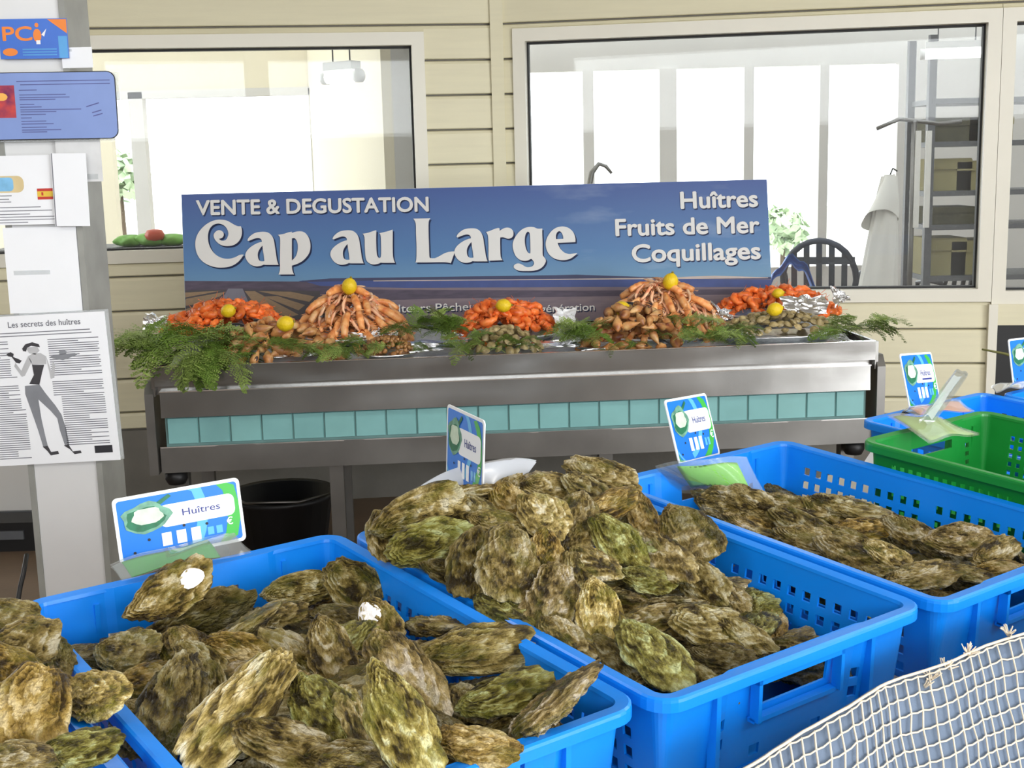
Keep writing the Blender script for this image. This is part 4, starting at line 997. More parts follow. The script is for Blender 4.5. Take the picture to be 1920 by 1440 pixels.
scrap(1060, 592, .3, .08, .06, M_paper, 'white paper corner right of the middle prawns', 'paper_corner', 4, 1.0)
scrap(1085, 628, .16, .1, .06, M_paper, 'white paper corner in front of the right whelks', 'paper_corner', 5, .9)
scrap(1125, 655, .06, .16, .03, M_foil, 'foil strip along the counter front in the middle', seed=6)
scrap(1352, 590, .32, .08, .09, M_foil, 'tall foil edge left of the right clams', seed=7, lean=1.1)
scrap(1510, 572, .3, .16, .08, M_foil, 'big shiny foil fold behind the right clams', seed=8, lean=1.0)
scrap(1575, 556, .42, .06, .08, M_foil, 'upright foil tip at the right end of the counter', seed=9, lean=1.2)
scrap(1390, 622, .12, .1, .04, M_foil, 'foil scrap left of the silver tray', seed=10)
scrap(1592, 640, .05, .06, .025, M_foil, 'bright foil chip at the right corner of the counter', seed=11)
scrap(560, 665, .06, .14, .025, M_foil, 'foil strip in front of the left whelks', seed=12)
scrap(815, 645, .14, .22, .08, M_foil, 'large foil sheet on the ice behind the middle ferns', seed=14, lean=.25)
scrap(690, 628, .22, .2, .06, M_foil, 'large foil sheet between left langoustines and periwinkles', seed=15, lean=.35)
scrap(1030, 645, .14, .2, .07, M_foil, 'large foil sheet beside the middle clams', seed=16, lean=.25)
scrap(800, 655, .08, .12, .03, M_foil, 'foil strip in front of the middle ferns', seed=13)

# ------------------------------------------------------------------ greenery
def frond_mesh(seed, ln=.2):
    rnd = random.Random(seed); mb = MB(); n = 15
    P = lambda t: Vector((ln * t, .02 * math.sin(t * 2 + seed), .05 * math.sin(t * 2.4) - .075 * t * t))
    mb.tube([P(k / 8) for k in range(9)], [.0016 * (1 - k / 9) + .0004 for k in range(9)], 4)
    for k in range(1, n + 1):
        t = .12 + .88 * k / n
        pl = ln * .34 * math.sin(math.pi * min(1, .12 + t * .86)) + .006
        for s in (-1, 1):
            d = Vector((.55, s * .8, -.15 + rnd.uniform(-.25, .25))).normalized(); base = P(t)
            nl = 6
            for j in range(nl):
                c = base + d * pl * (j + .4) / nl; c.z -= .006 * (j / nl) ** 2
                for s2 in (-1, 1):
                    e = (d * .8 + Vector((-d.y, d.x, rnd.uniform(-.3, .3))) * s2 * .8).normalized(); L_ = .012 * (1.1 - j / nl) + .005
                    wv = e.cross(Vector((0, 0, 1))).normalized() * .0034
                    mb.add([c, c + e * L_ * .5 + wv, c + e * L_, c + e * L_ * .5 - wv], [(0, 1, 2, 3)])
    return mb.mesh('frond', MATS['fern_green'] if seed % 2 else MATS['fern_light'], False)
pmat('fern_green', rgb(118, 150, 58), .55, var=.25, scale=40); pmat('fern_light', rgb(152, 176, 88), .55, var=.2, scale=40)
FRONDS = [frond_mesh(k) for k in range(4)]
def bunch(px, py, v, n, spread, lab, sc=1.0, seed=0, aim=None, droop=.1):
    P = cpx(px, py, v); rnd = random.Random(seed + 100)
    t = thing('fern_bunch', lab, 'fern', P, group='fern garnish')
    for k in range(n):
        a = rnd.uniform(0, 6.2832) if aim is None else aim + rnd.gauss(0, .7)
        d = (CU * math.cos(a) + CV * math.sin(a) * .8 + Vector((0, 0, rnd.uniform(-.1, .6) - droop))).normalized()
        up = (Vector((0, 0, 1)) + Vector((rnd.gauss(0, .35), rnd.gauss(0, .35), 0))).normalized()
        Y = up.cross(d).normalized(); Z = d.cross(Y)
        p2 = CU * rnd.uniform(-spread, spread) + CV * rnd.uniform(-.04, .04) + Vector((0, 0, rnd.uniform(-.005, .025)))
        o = part('frond', FRONDS[(k + seed) % 4], t)
        o.matrix_local = frame(d, Y, Z, p2) @ Matrix.Scale(sc * rnd.uniform(.7, 1.15), 4)
    return t
bunch(335, 648, .06, 28, .11, 'large fern bunch spilling over the left end of the counter', 1.0, 1, None, .25)
bunch(305, 652, .04, 12, .05, 'fern fronds sticking out past the left edge of the counter', .8, 2, math.pi, .1)
bunch(380, 668, .0, 16, .06, 'fern fronds hanging down over the steel front at the left', .8, 3, -math.pi / 2, .75)
bunch(480, 660, .05, 16, .12, 'fern sprigs in front of the left whelks', .62, 4)
bunch(640, 668, .03, 12, .1, 'fern sprigs at the counter edge below the left langoustines', .5, 5)
bunch(805, 632, .16, 26, .08, 'upright fern bunch between left mound and middle prawns', .68, 6, None, -.25)
bunch(1065, 636, .1, 22, .08, 'fern bunch in front of the paper corners in the middle', .62, 7)
bunch(1310, 640, .06, 22, .14, 'fern sprigs in front of the right langoustines', .55, 8)
bunch(865, 652, .05, 10, .08, 'fern sprigs along the counter edge in front of the clams', .5, 13)
bunch(745, 658, .05, 8, .06, 'fern sprigs at the counter edge beside the periwinkle dish', .45, 14)
bunch(935, 658, .03, 9, .09, 'fern sprigs at the counter edge below the middle clams', .42, 15)
bunch(1180, 656, .03, 8, .08, 'fern sprigs at the counter edge below the right whelks', .42, 16)
bunch(560, 664, .03, 9, .08, 'fern sprigs at the counter edge below the left whelks', .45, 17)
bunch(1270, 610, .2, 5, .04, 'small fern sprig standing before the right langoustine mound', .5, 9)
bunch(1375, 622, .12, 12, .06, 'fern sprigs left of the silver tray', .5, 10)
bunch(1590, 622, .1, 18, .06, 'fern bunch at the right end of the counter', .6, 11)
bunch(1625, 618, .08, 5, .02, 'light fern fronds reaching past the right end of the counter', .75, 12, .1, .0)

# ------------------------------------------------------------------ front table with oyster crates
TW, TD, TN = Vector((.81, .5863, .0108)), Vector((.5861, -.8087, -.0504)), Vector((.0208, -.0472, .9987))
RT = Matrix((TW, TD, TN)).transposed()
RT = Matrix((TW, -TD, TN)).transposed()      # right-handed: x along the row, y towards the back
ORG = {'A': Vector((-.563, 1.344, 1.029)), 'B': Vector((-.219, 1.585, 1.029)), 'C': Vector((.131, 1.84, 1.026)), 'D': Vector((-.9227, 1.1102, 1.03))}
CH = .125
def tp(s, t, h): return ORG['A'] + TW * s + TD * t + TN * h
def tpx(px, py, h): return hitp(px, py, ORG['A'] + TN * h, TN)
M_tab = pmat('pale_table_board', rgb(196, 190, 176), .6, var=.06, scale=6)
M_blue = pmat('blue_crate_plastic', (.003, .235, .86, 1), .34, var=.04, scale=5, bump=.03, bscale=80)
M_green = pmat('green_crate_plastic', (.008, .24, .035, 1), .36, var=.04, scale=5, bump=.03, bscale=80)
table = thing('display_table', 'long sloping table carrying the oyster crates', 'table', Vector((tp(1.2, .3, 0).x, tp(1.2, .3, 0).y, 0)))
MB().box(tp(.42, .32, -CH - .022), (2.356, .78, .03), RT).build('table_top', M_tab, table)
MB().box(tp(2.12, .22, -CH - .077), (1.04, .74, .03), RT).build('lower_table_top', M_tab, table)
for s in (-.4, .9, 2.4):
    for t_ in (.02, .56):
        q = tp(s, t_, -CH - (.03 if s < 2 else .085)); MB().bar((q.x, q.y, 0), q, .06, .06, TD).build('leg', M_steel_dk, table)
MB().box(tp(.42, .69, -CH - .115), (2.356, .03, .16), RT).build('front_board', M_tab, table)

def crate_meshes(W, L, H, mat_, tag_, fine=False):
    r = .03; hole, bar = (.0125, .0112) if not fine else (.008, .0075)
    cols = []                                   # (x, y, nx, ny, side, offset) per vertical line, x along width, y along length
    def side(p0, p1, nrm, sd):
        ln = math.hypot(p1[0] - p0[0], p1[1] - p0[1]); brk = [0]
        if sd in (1, 3):                        # long sides: rows of square holes in two fields
            x = .028; fields = [(.028, ln / 2 - .012), (ln / 2 + .012, ln - .028)]
            for a, b in fields:
                x = a
                while x + hole <= b: brk += [x, x + hole]; x += hole + bar
        else:                                   # short sides: hand slot and a few holes
            c = ln / 2
            brk += [c - .108, c - .097, c - .055, c - .04, c - .02, c, c + .02, c + .04, c + .055, c + .097, c + .108]
        brk += [ln]
        for b in brk[:-1] if True else brk:
            t = b / ln; cols.append((p0[0] + (p1[0] - p0[0]) * t, p0[1] + (p1[1] - p0[1]) * t, nrm[0], nrm[1], sd, b, ln))
    def corner(cx, cy, a0):
        for k in range(6):
            a = a0 + math.pi / 2 * k / 6; cols.append((cx + r * math.cos(a), cy + r * math.sin(a), math.cos(a), math.sin(a), -1, 0, 0))
    side((r, 0), (W - r, 0), (0, -1), 0); corner(W - r, r, -math.pi / 2)
    side((W, r), (W, L - r), (1, 0), 1); corner(W - r, L - r, 0)
    side((W - r, L), (r, L), (0, 1), 2); corner(r, L - r, math.pi / 2)
    side((0, L - r), (0, r), (-1, 0), 3); corner(r, r, math.pi)
    n = len(cols); vz = [0]
    rp_ = hole + bar * .9; z = .014
    while z + hole < H - .026: vz += [z, z + hole]; z += rp_
    zs_ = vz[1:]; vz += [H - .012, H]; nz_ = len(vz)
    def is_hole(i, j):
        if j % 2 == 0 or j >= nz_ - 2: return False
        x, y, _, _, sd, b, ln = cols[i]
        if sd < 0: return False
        b2 = cols[(i + 1) % n][5] if cols[(i + 1) % n][4] == sd else ln
        if sd in (1, 3):
            return abs((b2 - b) - hole) < 1e-5
        c = ln / 2; mid = (b + b2) / 2 - c
        if abs(abs(mid) - .1025) < .006: return j < nz_ - 4
        if abs(mid) < .056: return j == nz_ - 3 or (j == 1 and abs(mid) > .03)
        return False
    def solid_slot(i, j):                      # the hand slot also swallows the bar below its top row
        x, y, _, _, sd, b, ln = cols[i]
        if sd not in (0, 2): return False
        b2 = cols[(i + 1) % n][5] if cols[(i + 1) % n][4] == sd else ln
        return abs((b + b2) / 2 - ln / 2) < .056 and j in (nz_ - 4, nz_ - 5)
    holes = [[is_hole(i, j) or solid_slot(i, j) for j in range(nz_ - 1)] for i in range(n)]
    TH = .0032; IN = .012
    def P(i, j, inner):
        x, y, nx, ny = cols[i][:4]; ins = IN * (1 - vz[j] / H) + .012 + (TH if inner else 0)
        if cols[i][4] in (0, 2):               # shallow panel step on the short sides
            ln = cols[i][6]
            if .07 < cols[i][5] < ln - .07: ins += .003
        return (x - nx * ins, y - ny * ins, vz[j] - H)
    mb = MB(); idx = {}
    def V(i, j, s):
        i %= n; k = (i, j, s)
        if k not in idx: idx[k] = len(mb.v); mb.v.append(Vector(P(i, j, s)))
        return idx[k]
    for i in range(n):
        for j in range(nz_ - 1):
            if holes[i][j]: continue
            mb.f.append((V(i, j, 0), V(i + 1, j, 0), V(i + 1, j + 1, 0), V(i, j + 1, 0)))
            mb.f.append((V(i, j, 1), V(i, j + 1, 1), V(i + 1, j + 1, 1), V(i + 1, j, 1)))
            if holes[(i + 1) % n][j]: mb.f.append((V(i + 1, j, 0), V(i + 1, j, 1), V(i + 1, j + 1, 1), V(i + 1, j + 1, 0)))
            if holes[(i - 1) % n][j]: mb.f.append((V(i, j + 1, 0), V(i, j + 1, 1), V(i, j, 1), V(i, j, 0)))
            if j == 0 or holes[i][j - 1]: mb.f.append((V(i, j, 0), V(i, j, 1), V(i + 1, j, 1), V(i + 1, j, 0)))
            if j == nz_ - 2 or holes[i][j + 1]: mb.f.append((V(i, j + 1, 0), V(i + 1, j + 1, 0), V(i + 1, j + 1, 1), V(i, j + 1, 1)))
    wall = mb.mesh('side_wall', mat_)
    # rim: swept profile (offset outwards from the nominal outline, height)
    prof = [(-.0165, -.004), (-.0155, .0), (-.003, .0015), (-.0005, .0), (0, -.003), (0, -.013), (-.0025, -.013), (-.0025, -.004), (-.0115, -.004)]
    mb = MB(); m_ = len(prof); rc = [c for c in cols]
    for c in rc:
        for o_, h_ in prof: mb.v.append(Vector((c[0] + c[2] * o_, c[1] + c[3] * o_, h_)))
    for i in range(n):
        for q in range(m_):
            a, b = i * m_ + q, i * m_ + (q + 1) % m_; a2, b2 = ((i + 1) % n) * m_ + q, ((i + 1) % n) * m_ + (q + 1) % m_
            mb.f.append((a, b, b2, a2))
    rim = mb.mesh('rim', mat_)
    base = MB().box((W / 2, L / 2, -H + .003), (W - .05, L - .05, .006))
    for k in range(5): base.box((W / 2, .06 + k * (L - .12) / 4, -H - .001), (W - .07, .006, .004))
    base = base.mesh('base', mat_)
    hs_ = []
    for y, s in ((.012, -1), (L - .012, 1)):
        hb = MB(); zt, zb = -.014, -H + zs_[-1] - (hole + bar) - .008
        y0 = y + s * .002
        for sx in (-1, 1): hb.box((W / 2 + sx * .063, y0 - s * .0, (zt + zb) / 2), (.005, .012, zt - zb))
        hb.box((W / 2, y0, zt - .004), (.131, .012, .006)); hb.box((W / 2, y0 - s * .004, zb), (.131, .01, .005))
        for sx in (-1, 1):
            hb.box((W / 2 + sx * .118, y0 - s * .004, -H * .52), (.006, .012, H * .8))
        hs_.append(hb.mesh('handle', mat_))
    return wall, rim, base, hs_, L
CM = crate_meshes(.405, .6, CH, M_blue, 'b'); CG = crate_meshes(.34, .58, .14, M_green, 'g', True)
def crate(P, label, meshes, yaw=0, group='oyster crates in a row'):
    # local x along the row, local y towards the front
    M4 = frame(TW, TD, TW.cross(TD), P)
    M4 = frame(TW, -TD, TN, P)
    t = thing('oyster_crate', label, 'crate', mat4=M4 @ Matrix.Rotation(yaw, 4, 'Z'), group=group)
    wall = part('side_wall', meshes[0], t)
    for nm, me in (('rim', meshes[1]), ('base', meshes[2])): part(nm, me, t)
    for h_ in meshes[3]: part('handle', h_, wall)
    for c in [q for q in t.children]: c.location = (0, -meshes[4], 0)
    return t
crate(ORG['A'], 'blue plastic crate of oysters with the nearest price card', CM)
crate(ORG['B'], 'blue plastic crate with the highest heap of oysters', CM)
crate(ORG['C'], 'blue plastic crate half full of oysters at the right', CM)
crate(ORG['D'], 'blue crate at the left edge, mostly out of view', CM)
GB = tpx(1608, 788, -.055); crate(GB, 'blue crate behind the green basket', CM, 0)
GG = tpx(1607, 826, .018)
g = crate(GG, 'green plastic basket beside the half full oyster crate', CG, 0, 'oyster crates in a row')
EB = tpx(1872, 740, -.055); crate(EB, 'farthest blue crate at the right edge', CM)

# ------------------------------------------------------------------ oysters
def oyster_material():
    mt, nt_, b = nodes_of('oyster_shell'); N, L = nt_.nodes, nt_.links
    tc = N.new('ShaderNodeTexCoord'); oi = N.new('ShaderNodeObjectInfo'); at_ = N.new('ShaderNodeAttribute'); at_.attribute_name = 'growth'
    sc_ = N.new('ShaderNodeVectorMath'); sc_.operation = 'SCALE'; sc_.inputs[3].default_value = 37; L.new(oi.outputs['Random'], sc_.inputs[0])
    ad = N.new('ShaderNodeVectorMath'); ad.operation = 'ADD'; L.new(tc.outputs['Object'], ad.inputs[0]); L.new(sc_.outputs[0], ad.inputs[1])
    n1 = N.new('ShaderNodeTexNoise'); n1.inputs['Scale'].default_value = 2.7; n1.inputs['Detail'].default_value = 9; n1.inputs['Roughness'].default_value = .64; L.new(ad.outputs[0], n1.inputs[0])
    r1 = N.new('ShaderNodeValToRGB'); e = r1.color_ramp.elements
    e[0].position = .27; e[0].color = rgb(62, 50, 24); e[1].position = .74; e[1].color = rgb(240, 232, 206)
    for p, c in ((.38, rgb(116, 100, 50)), (.48, rgb(160, 140, 82)), (.6, rgb(198, 180, 126))): q = e.new(p); q.color = c
    # growth bands shift the tone lookup
    ml = N.new('ShaderNodeMath'); ml.operation = 'MULTIPLY_ADD'; ml.inputs[1].default_value = .40; L.new(at_.outputs['Fac'], ml.inputs[0])
    sb = N.new('ShaderNodeMath'); sb.operation = 'MULTIPLY_ADD'; sb.inputs[1].default_value = 1.75; sb.inputs[2].default_value = -.53; L.new(n1.outputs['Fac'], sb.inputs[0]); L.new(sb.outputs[0], ml.inputs[2])
    L.new(ml.outputs[0], r1.inputs[0])
    n2 = N.new('ShaderNodeTexNoise'); n2.inputs['Scale'].default_value = 2.6; n2.inputs['Detail'].default_value = 4; L.new(ad.outputs[0], n2.inputs[0])
    r2 = N.new('ShaderNodeValToRGB'); r2.color_ramp.elements[0].position = .5; r2.color_ramp.elements[1].position = .66; L.new(n2.outputs['Fac'], r2.inputs[0])
    f2 = N.new('ShaderNodeMath'); f2.operation = 'MULTIPLY'; f2.inputs[1].default_value = .5; L.new(r2.outputs[0], f2.inputs[0])
    mx = N.new('ShaderNodeMixRGB'); L.new(f2.outputs[0], mx.inputs[0]); L.new(r1.outputs[0], mx.inputs[1]); mx.inputs[2].default_value = rgb(120, 122, 44)
    tn = N.new('ShaderNodeMixRGB'); tn.blend_type = 'MULTIPLY'; tn.inputs[0].default_value = 1; L.new(mx.outputs[0], tn.inputs[1]); L.new(oi.outputs['Color'], tn.inputs[2])
    L.new(tn.outputs[0], b.inputs['Base Color'])
    b.inputs['Roughness'].default_value = .34
    n3 = N.new('ShaderNodeTexNoise'); n3.inputs['Scale'].default_value = 16; n3.inputs['Detail'].default_value = 6; L.new(ad.outputs[0], n3.inputs[0])
    bp = N.new('ShaderNodeBump'); bp.inputs['Strength'].default_value = .8; bp.inputs['Distance'].default_value = .06; L.new(n3.outputs['Fac'], bp.inputs['Height']); L.new(bp.outputs[0], b.inputs['Normal'])
    return mt
M_oys = oyster_material()
M_nacre = pmat('white_chalky_shell', rgb(240, 236, 234), .35, var=.05, scale=4, bump=.4, bscale=6)
NV, NR_, NTH = 12, 26, 60
def oyster_mesh(seed):
    """unit shell: length 1 along x (beak at -x), width 1 along y, thickness about .34"""
    rnd = random.Random(seed * 7 + 1); vs = []; fs = []; gr_ = []
    bend = rnd.uniform(-.22, .22); nlay = rnd.choice((4, 5, 5)); nf = rnd.choice((4, 5, 6, 7)); taper = rnd.uniform(.25, .5)
    S = lambda x, y, z: noise.noise((x + seed * 3.7, y - seed * 1.9, z + seed))
    def outline(a):
        x = .5 * math.cos(a); wy = .5 * math.sin(a)
        wy *= 1 - taper * (.5 - x) ** 1.3
        k = 1 + .14 * S(math.cos(a) * 1.8, math.sin(a) * 1.8, 0) + .09 * S(math.cos(a) * 4.5, math.sin(a) * 4.5, 3) + .05 * S(math.cos(a) * 11, math.sin(a) * 11, 7)
        return x * k, wy * 1.15 * k
    for side in (1, -1):
        h = .15 if side > 0 else .2
        for i in range(NR_ + 1):
            r = i / NR_
            for q in range(NTH):
                a = 2 * math.pi * q / NTH; ox, oy = outline(a)
                # growth rings gather at the beak; every layer ends in a raised, ragged lip
                cx = -.30 * (1 - r); x = cx + ox * r; y = oy * r
                ph = r * nlay + .45 * S(math.cos(a) * 2.2, math.sin(a) * 2.2, 5) + .12 * S(x * 8, y * 8, 2)
                fr_ = ph % 1.0
                amp = .55 + .8 * max(0, S(x * 3 + 4, y * 3, 13) + .25)
                dome = (1 - r ** 2.6) ** .7
                lip = (.05 * fr_ ** 2.2 - .02) * amp if i not in (0, NR_) else 0
                fold = .012 * math.sin(a * nf + 2.2 * S(x * 3, y * 3, 4)) * r * (1 - .3 * r)
                ruff = .055 * S(x * 6, y * 6, 8) + .03 * S(x * 15, y * 15, 1) + .018 * S(x * 34, y * 34, 6)
                edge = .05 * S(math.cos(a) * 4, math.sin(a) * 4, 11) * r ** 3 + fold * .8 * r * r
                z = side * (h * dome + lip * min(1, 4 * r) * (1 - r ** 8) + ruff * (1 - r ** 6) + fold * (1 - r ** 4)) + edge + (.012 * side if i == NR_ else 0)
                y2 = y + bend * (x * x - .1); rr = 1 + .05 * (fr_ - .5) * min(1, 3 * r) * amp
                vs.append((x * rr, y2 * rr, z))
                gr_.append(max(0, min(1, .12 + .75 * fr_ ** 1.6 * amp + .3 * S(x * 5, y * 5, 20) + .2 * S(x * 16, y * 16, 22))))
    W = NTH; n0 = (NR_ + 1) * W
    for s in (0, 1):
        for i in range(NR_):
            for q in range(W):
                f = (s * n0 + i * W + q, s * n0 + (i + 1) * W + q, s * n0 + (i + 1) * W + (q + 1) % W, s * n0 + i * W + (q + 1) % W)
                fs.append(f if s == 0 else f[::-1])
    for q in range(W): fs.append((NR_ * W + q, n0 + NR_ * W + q, n0 + NR_ * W + (q + 1) % W, NR_ * W + (q + 1) % W))
    me = bpy.data.meshes.new('oyster'); me.from_pydata(vs, [], fs); me.materials.append(M_oys); me.shade_smooth()
    a_ = me.attributes.new('growth', 'FLOAT', 'POINT'); a_.data.foreach_set('value', gr_)
    me.update(); return me
OYM = [oyster_mesh(k) for k in range(NV)]
TINT = {'o': (.86, .84, .70), 't': (1.0, .95, .84), 'd': (.52, .5, .40), 'y': (1.12, .95, .62), 'g': (.9, 1.02, .62), 'p': (1.4, 1.36, 1.24), 'k': (.98, .92, .92), 'q': (1.35, 1.4, 1.02), 'w': (1.1, 1.02, .84), 'c': (1.55, 1.48, 1.2)}
SPECIAL = {
 'perched': 'oyster with a white chip perched on the back rim of the nearest crate',
 'round': 'rounded olive oyster at the back right of the nearest crate',
 'biglight': 'long pale ridged oyster lying diagonally in the nearest crate',
 'mossy': 'oyster with bright green moss near the front of the nearest crate',
 'greybrown': 'large grey-brown oyster behind the green and white one',
 'greenwhite': 'long green and white oyster at the front of the nearest crate',
 'whitepatch': 'oyster with a chalk-white edge in the middle of the nearest crate',
 'wide': 'wide olive oyster lying along the right side of the nearest crate',
 'palegreen': 'pale green ridged oyster at the front right of the nearest crate',
 'pinktip': 'oyster with a pinkish tip poking over the right rim of the nearest crate',
 'topmost': 'topmost oyster on the highest heap',
 'palechip': 'pale chipped oyster near the top of the highest heap',
 'yellowgreen': 'flat yellow-green oyster at the left side of the highest heap',
 'teardrop': 'upright teardrop-shaped oyster on the front of the highest heap',
 'creamoval': 'smooth cream oval oyster low on the front of the highest heap',
 'rimright': 'frilly tan oyster leaning on the right rim beside the highest heap',
 'smoothcurved': 'smooth curved shell lying on top in the half full right crate',
 'bigtan': 'big tan oyster at the left edge beside the nearest crate',
 'palecup': 'pale cupped shell lying across the left rim of the nearest crate'}
WHERE = {'A': ('rough olive-brown oyster in the nearest blue crate', 'oysters in the nearest crate'), 'B': ('rough brown oyster in the highest heap', 'oysters in the highest heap'),
         'C': ('rough brown oyster in the half full right crate', 'oysters in the right crate'), 'D': ('rough brown oyster in the crate at the left edge', 'oysters at the left edge')}
